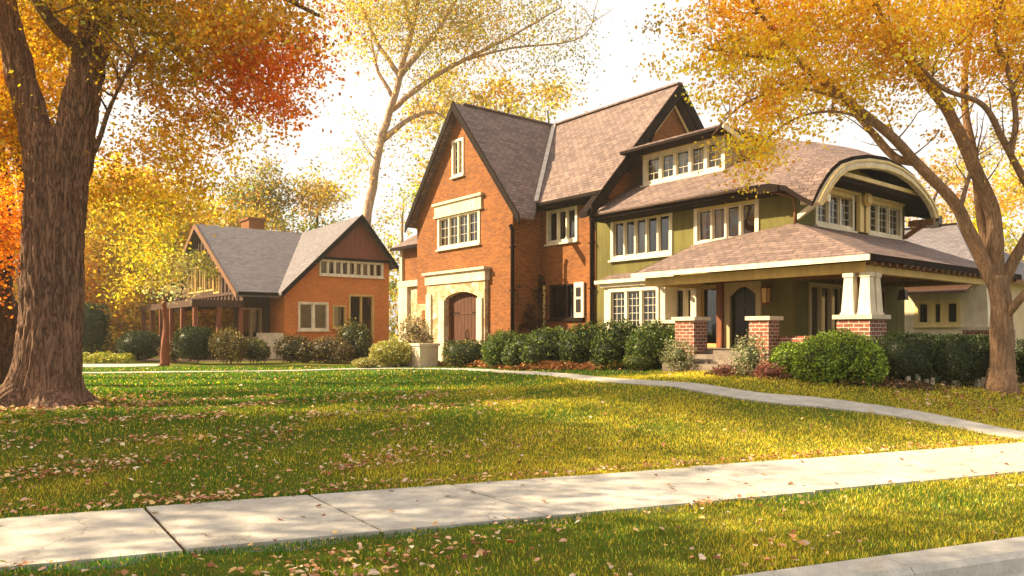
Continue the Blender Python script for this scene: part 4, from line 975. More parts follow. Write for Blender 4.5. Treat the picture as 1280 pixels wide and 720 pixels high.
# --- big tree on the left: thick furrowed trunk that forks
LB = Vector((-9.45, 14.6, tz(-9.45, 14.6)))
big = tree('maple_tree', 'huge maple with thick furrowed forked trunk and orange red crown, nearest on the lawn', LB)
def furrowed(mb, path, radii, n, off, ph=0.0):
    b = len(mb.v); prev = None; m_ = len(path)
    for i, p in enumerate(path):
        d = (path[min(i+1, m_-1)]-path[max(i-1, 0)]).normalized()
        a = d.orthogonal().normalized() if prev is None else (prev-d*prev.dot(d)).normalized()
        prev = a; c = d.cross(a); z = p.z
        for k in range(n):
            t = 2*math.pi*k/n; r = radii[i]
            q = Vector((math.cos(t)*3.2, math.sin(t)*3.2, z*0.35+ph))
            big_ = noise.noise(q*0.35)*0.10
            fl = max(0.0, 1-(z-off[2])/0.9)
            root_ = (0.5+0.5*math.cos(t*5+1.3+0.8*math.sin(t*2)))*0.6*fl**2.0
            fur = abs(noise.noise(Vector((math.cos(t)*r*13, math.sin(t)*r*13, z*1.6+ph))))+0.5*abs(noise.noise(Vector((math.cos(t)*r*26, math.sin(t)*r*26, z*3.6))))
            rr_ = r*(1+big_+root_) + 0.095*min(fur, 0.8) - 0.045
            w_ = p + a*math.cos(t)*rr_ + c*math.sin(t)*rr_
            mb.v.append((w_.x-off[0], w_.y-off[1], w_.z-off[2]))
    for i in range(m_-1):
        for k in range(n):
            k2 = (k+1) % n; mb.f.append((b+i*n+k, b+i*n+k2, b+(i+1)*n+k2, b+(i+1)*n+k)); mb.m.append(0)
def path_of(pxs, sub=14):
    return cr([at(*p) for p in pxs], sub)
t = MB(tuple(LB)); offb = tuple(LB)
pth = cr([Vector((-9.45, 14.6, -0.15)), Vector((-9.38, 14.6, 0.5)), at(66, 400, 14.6), at(68, 300, 14.6), at(74, 215, 14.6), at(80, 165, 14.6)], 26)
rd = [0.62*(1-0.12*smooth(np.array((p.z)/2.2)))+0.30*max(0, 1-(p.z+0.1)/0.8)**2.4 + (0.06 if p.z > 4.3 else 0)*min(1, (p.z-4.3)) for p in pth]
furrowed(t, pth, [float(x) for x in rd], 220, offb)
pth = cr([at(74, 250, 14.6), at(92, 170, 14.55), at(105, 110, 14.5), at(118, 40, 14.4), at(135, -60, 14.2), at(150, -170, 14.0)], 20)
rd = [0.39-0.17*(i/(len(pth)-1)) for i in range(len(pth))]; furrowed(t, pth, rd, 120, offb, 3.1); limbA = pth
pth = cr([at(58, 260, 14.6), at(46, 170, 14.6), at(28, 100, 14.5), at(8, 20, 14.3), at(-20, -80, 14.0)], 20)
rd = [0.34-0.14*(i/(len(pth)-1)) for i in range(len(pth))]; furrowed(t, pth, rd, 110, offb, 7.7); limbB = pth
t.build('trunk', M['bark'], big, smooth=True)
t = MB(offb)
br_ = []
for pts, r0, r1 in (([at(112, 70, 14.4), at(60, 20, 13.4), at(20, -60, 12.4)], 0.16, 0.05), ([at(118, 190, 14.6), at(135, 140, 14.2), at(155, 95, 13.6), at(172, 60, 13.2)], 0.05, 0.02),
        ([at(135, -60, 14.2), at(220, -60, 14), at(320, -20, 13.8), at(400, 20, 13.6)], 0.13, 0.03), ([at(150, -170, 14), at(260, -260, 13.5), at(380, -300, 13)], 0.15, 0.04),
        ([at(-20, -80, 14), at(-120, -200, 13.5), at(-200, -320, 12.5)], 0.18, 0.05), ([at(125, 0, 14.3), at(190, 40, 14.6), at(250, 90, 14.8), at(300, 130, 14.8)], 0.08, 0.02),
        ([at(150, -170, 14), at(130, -330, 15.5), at(100, -480, 16)], 0.18, 0.05)):
    br_.append(limb(t, pts, r0, r1, 9)); 
for p_ in br_: twigs(t, p_, pr_, 9, 1.3, 0.022)
t.build('branches', M['bark'], big, smooth=True)
blobs = [B(20, 80, 16.2, 1.6, GOLD, 0.8), B(70, 30, 16.5, 1.4, OLIVE, 1.0), B(95, -20, 13.4, 1.0, OLIVE, 0.8), B(175, 40, 14.8, 1.2, OLIVE, 1.1), B(75, 110, 16.6, 0.9, GOLD, 0.6), B(215, 25, 14, 1.3, OLIVE, 1.2), B(280, 20, 13.6, 1.2, GOLD, 1.2), B(205, 105, 14.6, 1.0, (0.5, 0.3, 0.03), 1.0),
         B(315, 30, 13.8, 1.1, (0.58, 0.36, 0.03), 1.1), B(375, 70, 14, 0.8, RED, 1.1), B(330, 110, 14.4, 0.9, (0.68, 0.22, 0.02), 1.2), B(300, 80, 14.2, 0.9, ORANGE, 1.4), B(350, 145, 14.5, 0.55, RED, 1.3), B(395, 100, 14.3, 0.5, ORANGE, 0.9),
         B(250, 150, 15, 0.9, (0.6, 0.34, 0.03), 1.0), B(180, 200, 15.5, 1.0, GOLD, 0.9), B(245, 205, 15.5, 0.9, GOLD, 1.0), B(150, 250, 16, 0.9, GOLD, 0.7), B(200, 255, 16.3, 0.8, YEL, 0.7), B(300, 180, 15.3, 0.5, GOLD, 0.8), B(265, 260, 16.5, 0.6, GOLD, 0.8),
         B(15, 160, 15.5, 1.1, (0.34, 0.2, 0.02), 1.0), B(10, 270, 17, 1.1, ORANGE, 1.0), B(-60, 120, 15, 2.0, GOLD, 1), B(-60, 300, 17, 1.6, ORANGE, 0.8), B(420, 20, 14, 0.5, RED, 0.8), B(60, -10, 15.6, 1.4, OLIVE, 0.9)]
blobs += [B(120, -140, 13.5, 2.0, GOLD, 0.55), B(300, -120, 13.8, 1.8, ORANGE, 0.6), B(-60, -160, 13.5, 2.4, GOLD, 0.5), B(220, -300, 13.5, 2.2, GOLD, 0.4), B(0, -350, 14, 2.6, GOLD, 0.4), B(130, -480, 15, 2.4, GOLD, 0.35)]
crown(big, LB, blobs, 0.085, 560, lr, 0.24, 40, GOLD, 0.12, 'crown')

# --- maple on the right
RB = at(1251, 487, 14.8); RB.z = tz(RB.x, RB.y)
mp = tree('maple_tree', 'golden maple with slender splayed limbs, standing in front of the hedge beside the porch', RB)
t = MB(tuple(RB)); D0_ = 14.8
trunk = limb(t, [RB+Vector((0, 0, -0.2)), RB+Vector((0, 0, 0.25)), at(1251, 430, D0_), at(1250, 385, D0_), at(1247, 345, D0_)], 0.215, 0.19, 20, 8, 0.03)
t.tube([RB+Vector((0, 0, -0.15)), RB+Vector((0, 0, 0.12)), RB+Vector((0, 0, 0.45))], [0.36, 0.28, 0.215], 20, jit=0.3)
L = []
def lb(pxs, r0, r1, n=12): L.append(limb(t, [at(*p) for p in pxs], r0, r1, n, 6, 0.03)); return L[-1]
lb([(1248, 365, 14.8), (1228, 325, 14.8), (1208, 285, 14.7), (1192, 252, 14.6), (1146, 203, 14.4), (1106, 163, 14.2), (1056, 124, 14.0), (1000, 78, 13.7), (957, 26, 13.4), (925, -30, 13.2)], 0.145, 0.03)
lb([(1146, 203, 14.4), (1119, 196, 14.6), (1088, 163, 14.9), (1052, 122, 15.2), (1010, 60, 15.5), (985, -10, 15.6)], 0.085, 0.03)
lb([(1198, 268, 14.6), (1206, 240, 14.7), (1214, 215, 14.8), (1222, 190, 14.9)], 0.05, 0.03)
lb([(1247, 360, 14.8), (1243, 310, 14.8), (1239, 262, 14.8), (1215, 200, 14.7), (1181, 134, 14.5), (1146, 88, 14.3), (1106, 33, 14.0), (1080, -30, 13.8)], 0.17, 0.05)
lb([(1240, 330, 14.9), (1227, 280, 15.1), (1221, 217, 15.1), (1211, 162, 15.2), (1206, 108, 15.3), (1211, 55, 15.4), (1225, -20, 15.4)], 0.10, 0.05)
lb([(1250, 365, 14.8), (1268, 325, 14.7), (1290, 285, 14.5), (1320, 220, 14.2), (1360, 120, 14.0), (1400, 0, 13.8)], 0.12, 0.05)
lb([(1251, 400, 14.8), (1270, 380, 14.5), (1295, 350, 14.2), (1340, 290, 13.8), (1400, 200, 13.4)], 0.09, 0.04)
lb([(1300, 262, 14.4), (1281, 226, 14.2), (1254, 174, 14.0), (1229, 131, 13.8), (1180, 110, 13.6), (1140, 70, 13.4)], 0.075, 0.03)
lb([(1264, 195, 14.05), (1270, 150, 14), (1262, 90, 13.9), (1245, 40, 13.8), (1262, -30, 13.7)], 0.055, 0.03)
for p_ in L: twigs(t, p_, pr_, 7, 1.1, 0.018)
for pts in ([at(1056, 124, 14), at(990, 110, 13.7), at(930, 130, 13.5), at(890, 170, 13.4)], [at(1000, 78, 13.7), at(940, 70, 13.4), at(880, 60, 13.2)], [at(1106, 163, 14.2), at(1050, 140, 13.9), at(990, 150, 13.6), at(930, 200, 13.4)]):
    p_ = limb(t, pts, 0.035, 0.012, 7); twigs(t, p_, pr_, 8, 0.8, 0.012)
t.build('trunk', M['bark2'], mp, smooth=True)
AM = (0.82, 0.55, 0.045)
blobs = [B(937, 190, 13.4, 0.55, AM, 1.6), B(893, 125, 13.4, 0.40, AM, 1.1), B(955, 145, 13.5, 0.62, AM, 1.9), B(905, 95, 13.5, 0.5, GOLD, 1.4), B(937, 225, 13.4, 0.32, GOLD, 1.4), B(960, 195, 13.6, 0.38, AM, 1.3), B(990, 160, 13.7, 0.45, AM, 1.2),
         B(868, 60, 13.3, 0.6, AM, 0.8), B(905, 25, 13.3, 0.8, GOLD, 1.1), B(950, 70, 13.6, 0.9, AM, 1.6), B(1000, 110, 13.8, 0.7, AM, 1.5), B(985, 20, 13.8, 0.9, AM, 1.5), B(1045, 50, 14.0, 0.9, YEL, 1.5), B(1060, 110, 14.0, 0.7, YEL, 1.3),
         B(1100, 20, 14.0, 0.9, AM, 1.5), B(1110, 85, 14.0, 0.7, GOLD, 1.2), B(1150, 50, 13.6, 0.9, AM, 1.3), B(1120, 140, 14.4, 0.5, GOLD, 0.7), B(1170, 110, 14.2, 0.6, GOLD, 0.7), B(1200, 20, 14.4, 0.9, AM, 1.3), B(1255, 30, 14.0, 0.9, AM, 1.2), B(1235, 100, 14.6, 0.7, GOLD, 0.8),
         B(1290, 100, 14.2, 0.8, AM, 1.0), B(1270, 170, 14.6, 0.5, GOLD, 0.5), B(845, 20, 13.4, 0.45, OLIVE, 0.6), B(830, 80, 13.4, 0.3, AM, 0.5), B(1180, 180, 15, 0.5, GOLD, 0.4), B(1320, 30, 13.8, 1.2, AM, 1), B(1350, 180, 13.8, 1.0, AM, 0.8)]
blobs += [B(950, -60, 13.5, 1.3, AM, 0.8), B(1080, -90, 13.8, 1.6, AM, 0.7), B(1230, -100, 14, 1.7, AM, 0.7), B(1380, -60, 14, 1.8, AM, 0.6), B(1150, -230, 14, 1.8, AM, 0.5)]
crown(mp, RB, blobs, 0.072, 950, lr, 0.18, 36, ORANGE, 0.05, 'crown')

# --- tall sparse tree behind the brick house
def back_tree(name, label, base, trunk_pts, r0, blobs, leaf, per, bark='barkpale', group=None, cl=0.9, clump=26, extra=(), tw=2.5, mat='leaf', twn=6):
    root = tree(name, label, base, group)
    t = MB(tuple(base)); p_ = limb(t, trunk_pts, r0, r0*0.25, 10, 5, 0.15); ps = [p_]
    for e, r in extra: ps.append(limb(t, e, r, r*0.2, 7, 4, 0.1))
    for q in ps: twigs(t, q, pr_, twn, tw, r0*0.09)
    t.build('trunk', M[bark], root, smooth=True)
    crown(root, base, blobs, leaf, per, lr, cl, clump, None, 0, 'crown', mat)
    return root
def ground(px, D): x = (px-CX)/F*D; return Vector((x, D, tz(x, D)))
g = ground(452, 50); YGR = (0.40, 0.33, 0.06)
back_tree('tall_tree', 'tall sparse tree with pale leaning trunk rising behind the brick house gable', g,
    [g, at(455, 330, 50), at(462, 250, 50), at(478, 170, 50), at(500, 95, 49), at(515, 40, 49), at(530, -40, 48)], 0.40,
    [B(500, 20, 48, 4.5, YGR, 0.5), B(560, 10, 49, 4, YGR, 0.6), B(450, 30, 48, 3.2, YGR, 0.3), B(600, 50, 50, 3.2, GOLD, 0.45), B(550, 90, 50, 2.6, YGR, 0.5), B(470, 190, 50, 2.6, YGR, 0.25), B(440, 210, 50, 2, YGR, 0.25), B(660, 20, 49, 4.5, YGR, 0.25), B(700, 70, 49, 3.0, (0.3, 0.24, 0.08), 0.14),
     B(600, -60, 49, 5, YGR, 0.4), B(480, -70, 49, 5, YGR, 0.4), B(540, 160, 50, 2.2, YGR, 0.3), B(510, 230, 50, 1.6, YGR, 0.35)],
    0.17, 42.0, 'barkpale', None, 0.7, 24,
    [([at(478, 175, 50), at(510, 150, 50), at(540, 140, 50), at(560, 150, 50)], 0.22), ([at(486, 140, 50), at(530, 105, 50), at(580, 75, 50), at(640, 45, 49), at(700, 10, 49)], 0.22),
     ([at(500, 95, 49), at(470, 50, 49), at(450, 0, 48), at(430, -50, 48)], 0.18), ([at(500, 95, 49), at(545, 40, 48), at(580, -20, 48), at(600, -80, 48)], 0.22),
     ([at(490, 120, 50), at(470, 80, 50), at(462, 20, 50), at(470, -40, 50)], 0.14), ([at(515, 40, 49), at(505, 0, 49), at(500, -60, 49)], 0.15), ([at(580, 75, 50), at(640, 60, 50), at(720, 50, 50), at(745, 20, 50)], 0.1)], 3.2, twn=10)
GLD2 = (0.46, 0.34, 0.07)
def round_tree(px, D, top, r, col, label, group='autumn trees beyond the houses', name='background_tree', dens=0.8, leaf=0.26, bark='barkdark', alt=None, low=0.35, n=9, per=26, seed=0, cl=0.6):
    g = ground(px, D); H = at(px, top, D).z; rr_ = random.Random(int(px*7+D)); bl = []
    for i in range(n):
        a = rr_.uniform(0, 6.28); q = rr_.uniform(0.15, 0.7)*r; z = H*(low+(0.88-low)*(i+0.5)/n); br = r*rr_.uniform(0.38, 0.6)*(1.1-0.45*(i/n))
        c_ = tuple(x*rr_.uniform(0.75, 1.25) for x in (alt if alt and rr_.random() < 0.35 else col))
        bl.append((g+Vector((math.cos(a)*q, math.sin(a)*q, z)), (br, br, br*0.8), c_, dens*rr_.uniform(0.7, 1.2)))
    bl.append((g+Vector((0, 0, H-r*0.38)), (r*0.45, r*0.45, r*0.38), col, dens))
    return back_tree(name, label, g, [g, g+Vector((0.1, 0, H*0.3)), g+Vector((rr_.uniform(-.5, .5), 0, H*0.6)), g+Vector((rr_.uniform(-.8, .8), 0, H*0.88))], max(0.12, r*0.065), bl, leaf, per, bark, group, cl, 40, tw=r*0.45)
round_tree(560, 56, 85, 4.2, YGR, 'loose olive yellow tree rising just right of the front gable peak, behind the roof', dens=1.3, low=0.45)
round_tree(625, 54, 92, 4.6, GLD2, 'rounded yellow olive tree between the gable peak and the main roof ridge', dens=1.7, low=0.5)
round_tree(690, 55, 105, 3.6, GLD2, 'small rounded tree whose top ends above the middle of the rosy roof', dens=1.7, low=0.5)
round_tree(330, 60, 205, 6.0, (0.22, 0.19, 0.035), 'olive green tree standing behind the grey slate roof of the cottage', alt=YGR, dens=1.2, low=0.2)
round_tree(395, 64, 220, 5.0, (0.36, 0.27, 0.04), 'golden olive tree behind the cottage ridge, beside the pale tall trunk', alt=GRN, dens=1.1, low=0.2)
round_tree(270, 62, 250, 5.0, YEL, 'yellow tree behind the cottage chimney', dens=1.1, low=0.15)
round_tree(180, 56, 205, 7.0, YEL, 'tall bright yellow tree left of the cottage behind the dark round shrubs', alt=GOLD, dens=1.25, low=0.08, n=14)
round_tree(120, 54, 190, 6.0, (0.58, 0.44, 0.04), 'bright golden tree seen just right of the huge trunk', alt=YEL, dens=1.2, low=0.06, n=14)
round_tree(228, 64, 255, 6.0, (0.50, 0.42, 0.05), 'lemon yellow tree rising beside the cottage verandah', dens=1.2, low=0.08, n=12)
round_tree(-20, 48, 230, 6.5, GOLD, 'golden tree at the left edge behind the dark trunks', alt=YEL, dens=1.1, low=0.06, n=14)
round_tree(40, 56, 250, 6, YEL, 'yellow tree hidden mostly behind the huge maple trunk', dens=1.0, low=0.06, n=12)
round_tree(450, 75, 300, 4.5, YGR, 'low pale tree between the cottage and the brick house', dens=1.0, low=0.1)
round_tree(500, 66, 235, 4.5, YGR, 'pale sparse tree just left of the front gable rake', dens=0.22, low=0.3, bark='barkpale')
round_tree(1165, 60, 205, 5.0, (0.50, 0.30, 0.04), 'amber tree behind the arched gable, over the blue grey roof', dens=0.5, low=0.15)
round_tree(1225, 66, 175, 6.0, GLD2, 'thin yellow tree above the pale roof at the right', dens=0.4, low=0.15)
round_tree(1300, 58, 190, 6.0, YEL, 'yellow tree at the right edge behind the far house', dens=0.6, low=0.1)
round_tree(1110, 70, 250, 4.0, (0.46, 0.26, 0.04), 'amber tree peeping out below the arched gable', dens=0.8, low=0.1)
# dark trunks at the left edge
for px, D, r0, lab in ((6, 20, 0.38, 'dark trunk cut by the left edge of the photo, behind the huge maple'), (33, 23, 0.30, 'slim dark trunk close behind the left side of the huge maple')):
    g = ground(px, D)
    back_tree('dark_tree', lab, g, [g+Vector((0, 0, -0.1)), at(px+2, 400, D), at(px, 320, D), at(px-4, 230, D), at(px-20, 120, D), at(px-30, 0, D)], r0,
        [B(px-60, 160, D, 1.8, ORANGE, 0.8), B(px-20, 60, D, 1.8, GOLD, 0.8), B(px-100, 40, D, 2.4, GOLD, 0.6), B(px-80, -60, D, 2.4, GOLD, 0.5)], 0.12, 90, 'barkdark', None, 0.35, 30, tw=1.5)
# small ornamental tree in front of the verandah, cream and green foliage
g = ground(205, 31.5)
back_tree('ornamental_tree', 'small garden tree with reddish trunk and cream speckled leaves at the verandah corner', g, [g+Vector((0, 0, -0.05)), at(206, 430, 31.5), at(207, 400, 31.5), at(205, 372, 31.5), at(200, 350, 31.5)], 0.20,
    [B(200, 340, 31.5, 1.1, YG, 1), B(175, 320, 31.5, 1.2, YG, 1), B(230, 340, 31.3, 0.9, (0.5, 0.45, 0.2), 1), B(205, 300, 31.5, 1.2, YG, 1), B(215, 358, 31.2, 0.7, (0.62, 0.58, 0.40), 1.3), B(185, 362, 31.2, 0.6, (0.5, 0.48, 0.3), 1.2), B(235, 362, 31.2, 0.5, (0.62, 0.58, 0.40), 1.1), B(150, 355, 31.5, 0.9, YG, 0.9), B(180, 275, 31.5, 1.0, YG, 0.9)],
    0.14, 130, 'post', None, 0.3, 30, tw=0.9)
# parkway trees just outside the photo's left edge, which shade the near lawn
for i, (x, y, H, r, lab) in enumerate(((-16.5, 9.8, 10.5, 4.2, 'golden street tree on the lawn left of the huge maple'), (-10.8, 4.9, 10.5, 2.8, 'smaller street tree by the kerb left of the huge maple'))):
    nb, lo_ = (22, 0.30) if i == 0 else (14, 0.60)
    g = Vector((x, y, tz(x, y))); bl = []; rr_ = random.Random(40+i)
    for k in range(nb):
        a = rr_.uniform(0, 6.28); q = rr_.uniform(0.1, 0.75)*r
        bl.append((g+Vector((math.cos(a)*q, math.sin(a)*q, H*(lo_+(0.92-lo_)*k/nb))), (r*0.42,)*3, GOLD, 1.0))
    back_tree('street_tree', lab, g, [g+Vector((0, 0, -0.1)), g+Vector((0, 0, H*0.3)), g+Vector((0.2, 0, H*0.6)), g+Vector((0, 0.2, H*0.9))], 0.25, bl, 0.16, 120, 'bark2', 'street trees', 0.4, 40, tw=1.6)
# far woods closing the horizon
bl = []
for k in range(46):
    x = -95+k*4.3; y = 92+10*math.sin(k*1.7); col = [YEL, GOLD, YG, (0.4, 0.3, 0.05)][k % 4]
    for j in range(3): bl.append((Vector((x, y, 1.2+3.0*j)), (4.2, 3.0, 2.4), col, 0.5))
fw = crown(None, (0, 92, 0), bl, 0.55, 9, lr, 1.0, 40, None, 0, 'far_woods'); fw.location = (0, 92, 0); tag(fw, kind='stuff')

# ================================================================== SHRUBS AND BEDS
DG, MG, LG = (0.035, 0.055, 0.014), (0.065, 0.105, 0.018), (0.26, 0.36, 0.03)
def shrub(name, label, cat, lobes, leaf, dens, col, group=None, hi=None, hip=0.15, sq=2.0, rng=lr, mat='leafdense', spill=0.10, core=0.80, stem=True, loose=0.0):
    """lobes: (centre, (rx,ry,rz)); leaves in a thick shell round a twiggy core"""
    base = Vector(lobes[0][0]); base.z = tz(base.x, base.y)
    root = empty(name, base, label, cat, 0, group)
    P_, C_ = [], []; ev, ef, ec = [], [], []
    for c, r in lobes:
        c = np.array(c, float); r = np.array(r, float); area = 4*math.pi*((r[0]*r[1])**1.6/3+(r[0]*r[2])**1.6/3+(r[1]*r[2])**1.6/3)**(1/1.6)
        n = int(area*dens); d = rng.normal(size=(n, 3)); d /= np.linalg.norm(d, axis=1)[:, None]
        k = (np.abs(d)**sq).sum(1)**(-1/sq)
        nz = np.array([noise.noise(Vector(q*2.6)+Vector(c*0.7)) for q in d]); nz2 = np.array([noise.noise(Vector(q*7.0)+Vector(c)) for q in d])
        rad = k*(1+spill*(nz*1.2+nz2*0.7)+rng.normal(0, 0.035+loose, n)-0.12*rng.random(n)**2)
        p = c+d*rad[:, None]*r
        gz_ = terrain(p[:, 0], p[:, 1])+0.02; kk = p[:, 2] > gz_; p = p[kk]; 
        cc = varied(col, len(p), rng, 0.28, hi, hip)*(1+0.5*nz2[kk])[:, None]
        P_.append(p); C_.append(np.clip(cc, 0.006, 0.8))
        # core: latitude-longitude shell with the same outline
        b0 = len(ev)
        for i in range(9):
            for j in range(14):
                th_, ph = math.pi*i/8, 2*math.pi*j/14; q = np.array([math.sin(th_)*math.cos(ph), math.sin(th_)*math.sin(ph), math.cos(th_)])
                kq = (np.abs(q)**sq).sum()**(-1/sq); e_ = c+q*kq*r*core*(1+spill*noise.noise(Vector(q*2.6)+Vector(c*0.7))); e_[2] = max(e_[2], tz(e_[0], e_[1])-0.02); ev.append(e_)
        for i in range(8):
            for j in range(14):
                j2 = (j+1) % 14; ef.append((b0+i*14+j, b0+i*14+j2, b0+(i+1)*14+j2, b0+(i+1)*14+j))
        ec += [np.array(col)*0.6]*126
    P_ = np.concatenate(P_); v = leaf_arrays(P_, leaf, rng, 0.0, 0.6)-np.array(base)
    mesh_np('foliage', v, 4, np.concatenate(C_), M[mat], root, (np.array(ev)-np.array(base), ef, np.array(ec)))
    if stem:
        t = MB(tuple(base))
        for c, r in lobes:
            for q in range(4):
                a = q*1.7+c[0]; bx, by = c[0]+0.25*r[0]*math.cos(a), c[1]+0.25*r[1]*math.sin(a)
                t.tube([(bx, by, tz(bx, by)-0.05), (bx+0.1*math.cos(a), by+0.1*math.sin(a), c[2])], [0.022, 0.014], 5)
        t.build('stem', M['bark2'], root)
    return root
def lobe(px, pyt, pyb, D, wpx, depth=None):
    """a lobe whose outline spans pyt..pyb and wpx pixels at distance D"""
    c = at(px, (pyt+pyb)/2, D); rx = wpx/2/F*D; return ((c.x, c.y, c.z), (rx, depth or rx, (pyb-pyt)/2/F*D))
# right side: bright green shrubs and the dark clipped hedge sections
shrub('green_shrub', 'bright green rounded shrub before the corner pier, largest of the light green ones', 'shrub', [lobe(1050, 416, 480, 15.0, 88, 0.55), lobe(1080, 430, 480, 14.8, 45, 0.45), lobe(1020, 424, 480, 14.8, 50, 0.45)], 0.050, 2300, MG, 'light green shrubs beside the steps', LG, 0.78, 2.1, spill=0.26, loose=0.03)
shrub('green_shrub', 'small yellow green rounded shrub, left of the larger one, near the right step pier', 'shrub', [lobe(987, 429, 476, 15.4, 44, 0.42)], 0.048, 2300, (0.10, 0.15, 0.02), 'light green shrubs beside the steps', LG, 0.5, 2.2)
for i, (x0, x1, lab, dd_, tp) in enumerate(((1092, 1158, 'dark clipped hedge block nearest the bright green shrub', 15.7, 417), (1156, 1202, 'middle dark hedge block below the bungalow window', 15.6, 419), (1198, 1240, 'dark hedge block just left of the golden maple trunk', 15.9, 420), (1262, 1330, 'dark hedge block right of the golden maple trunk, cut by the photo edge', 15.9, 424))):
    bb = at((x0+x1)/2, 415, dd_); zt = at(0, tp, dd_).z; zb = tz(bb.x, bb.y)-0.12; bb.y -= 0.3
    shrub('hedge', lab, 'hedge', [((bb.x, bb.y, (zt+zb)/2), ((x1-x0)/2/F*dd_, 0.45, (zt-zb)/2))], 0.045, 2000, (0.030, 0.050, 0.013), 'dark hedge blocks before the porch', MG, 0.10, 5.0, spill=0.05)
# flowers, pale stems and low plants at the hedge foot
shrub('silver_shrub', 'silvery grey green feathery shrub right of the porch steps', 'shrub', [lobe(938, 420, 472, 15.9, 42, 0.35)], 0.05, 900, (0.19, 0.20, 0.09), None, (0.4, 0.38, 0.22), 0.3, 2.0, loose=0.12, core=0.55)
shrub('silver_shrub', 'silvery grey green feathery shrub left of the porch steps', 'shrub', [lobe(848, 426, 464, 19.2, 38, 0.4)], 0.05, 900, (0.17, 0.18, 0.08), None, (0.4, 0.38, 0.22), 0.25, 2.0, loose=0.12, core=0.55)
shrub('pink_plant', 'low reddish pink plant at the foot of the right step pier', 'plant', [lobe(965, 455, 476, 15.2, 44, 0.3), lobe(905, 456, 470, 15.9, 26, 0.2)], 0.045, 900, (0.22, 0.07, 0.05), None, (0.5, 0.2, 0.16), 0.3, 2.0, loose=0.1, core=0.5, stem=False)
# the dark shrubs along the front of both houses
front = [(822, 403, 456, 21.4, 62, 'dark green rounded shrub just left of the silvery one, before the bay window', MG), (775, 402, 458, 22.4, 58, 'dark green shrub below the left pane of the bay window', DG), (735, 404, 454, 23.8, 56, 'tall dark green shrub at the drainpipe between brick and olive walls', DG), (690, 410, 454, 25.2, 62, 'broad dark green shrub under the brick wall window', DG),
         (655, 418, 454, 25.9, 44, 'dark green shrub at the inner corner of the brick walls', DG), (630, 414, 454, 26.8, 44, 'dark green shrub at the right corner of the front gable', MG)]
for px, yt, yb, D, wd, lab, c_ in front:
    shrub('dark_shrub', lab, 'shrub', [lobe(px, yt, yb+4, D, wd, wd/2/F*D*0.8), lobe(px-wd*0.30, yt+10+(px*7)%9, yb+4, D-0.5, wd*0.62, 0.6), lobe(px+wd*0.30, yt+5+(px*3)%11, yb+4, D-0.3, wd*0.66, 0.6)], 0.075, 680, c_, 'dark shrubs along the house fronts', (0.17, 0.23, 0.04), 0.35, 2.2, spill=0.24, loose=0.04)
shrub('boxwood_hedge', 'clipped box hedge with yellow top in front of the arched plank door', 'hedge', [lobe(582, 426, 458, 28.0, 56, 0.7)], 0.06, 700, (0.05, 0.07, 0.018), None, (0.4, 0.36, 0.06), 0.12, 4.0)
shrub('yellow_shrub', 'yellow green clipped shrub left of the stone planter', 'shrub', [lobe(490, 426, 457, 29.3, 54, 0.8)], 0.07, 600, (0.34, 0.32, 0.06), None, (0.5, 0.5, 0.2), 0.3, 2.6)
shrub('low_yellow_plant', 'low straggling yellow plant left of the yellow clipped shrub', 'plant', [lobe(457, 447, 460, 28.2, 34, 0.5)], 0.06, 500, (0.32, 0.3, 0.08), None, (0.5, 0.45, 0.2), 0.3, 2.0, stem=False)
shrub('low_green_shrub', 'small light green shrub at the bed edge beneath the dark ones', 'shrub', [lobe(797, 443, 462, 20.4, 36, 0.3)], 0.05, 900, (0.10, 0.13, 0.03), None, (0.25, 0.26, 0.06), 0.4, 2.0)
# climbing vine on the recessed brick wall
vp = np.stack([RNG.normal(-22.16, 0.05, 1500), RNG.uniform(17.9, 19.2, 1500), RNG.uniform(0.3, 3.4, 1500)], -1)
vp2 = np.stack([RNG.uniform(-22.3, -21.95, 700), RNG.normal(19.18, 0.05, 700), RNG.uniform(0.3, 3.9, 700)], -1)
vp = np.concatenate([vp, vp2]); keep = np.array([noise.noise(Vector((p[1]*2, p[0]*2, p[2]*1.6))) > -0.12-(1.6-p[2])*0.12 for p in vp]); vp = vp[keep]
vw = np.stack([CA*vp[:, 0]+SA*vp[:, 1], -SA*vp[:, 0]+CA*vp[:, 1], vp[:, 2]], -1); vb = W(-22.0, 18.6)
vine = empty('climbing_vine', vb, 'dark red leaved climbing vine in the inner corner of the brick wall', 'vine')
mesh_np('foliage', leaf_arrays(vw, 0.11, lr)-np.array(vb), 4, varied((0.05, 0.03, 0.012), len(vw), lr, 0.4, (0.12, 0.03, 0.015), 0.3), M['leafdense'], vine)
t = MB((0, 0, 0)); q = W(-22.12, 19.0)-vb
for k in range(4): t.tube([(q.x, q.y, 0), (q.x+0.1*k-0.15, q.y-0.08*k, 1.4), (q.x+0.22*k-0.3, q.y-0.15*k, 2.6+0.2*k)], [0.025, 0.02, 0.01], 5)
t.build('stem', M['barkdark'], vine)
vp = np.stack([RNG.uniform(-52.5, -44.5, 4200), RNG.normal(13.0, 0.16, 4200), RNG.uniform(3.3, 7.0, 4200)], -1)
keep = np.array([abs(p[2]-(6.6-0.28*abs(p[0]+49.5)))-0.15 < 0.62*(0.6+noise.noise(Vector((p[0]*1.1, p[2]*1.1, 0)))) for p in vp]); vp = vp[keep]
vw = np.stack([CA*vp[:, 0]+SA*vp[:, 1], -SA*vp[:, 0]+CA*vp[:, 1], vp[:, 2]], -1); vb = W(-48.5, 13.0)
vine = empty('climbing_vine', vb, 'yellow green vine trailing over the dark timber gable of the cottage', 'vine')
mesh_np('foliage', leaf_arrays(vw, 0.16, lr)-np.array(vb), 4, varied((0.22, 0.22, 0.04), len(vw), lr, 0.35, (0.4, 0.33, 0.06), 0.3), M['leafdense'], vine)
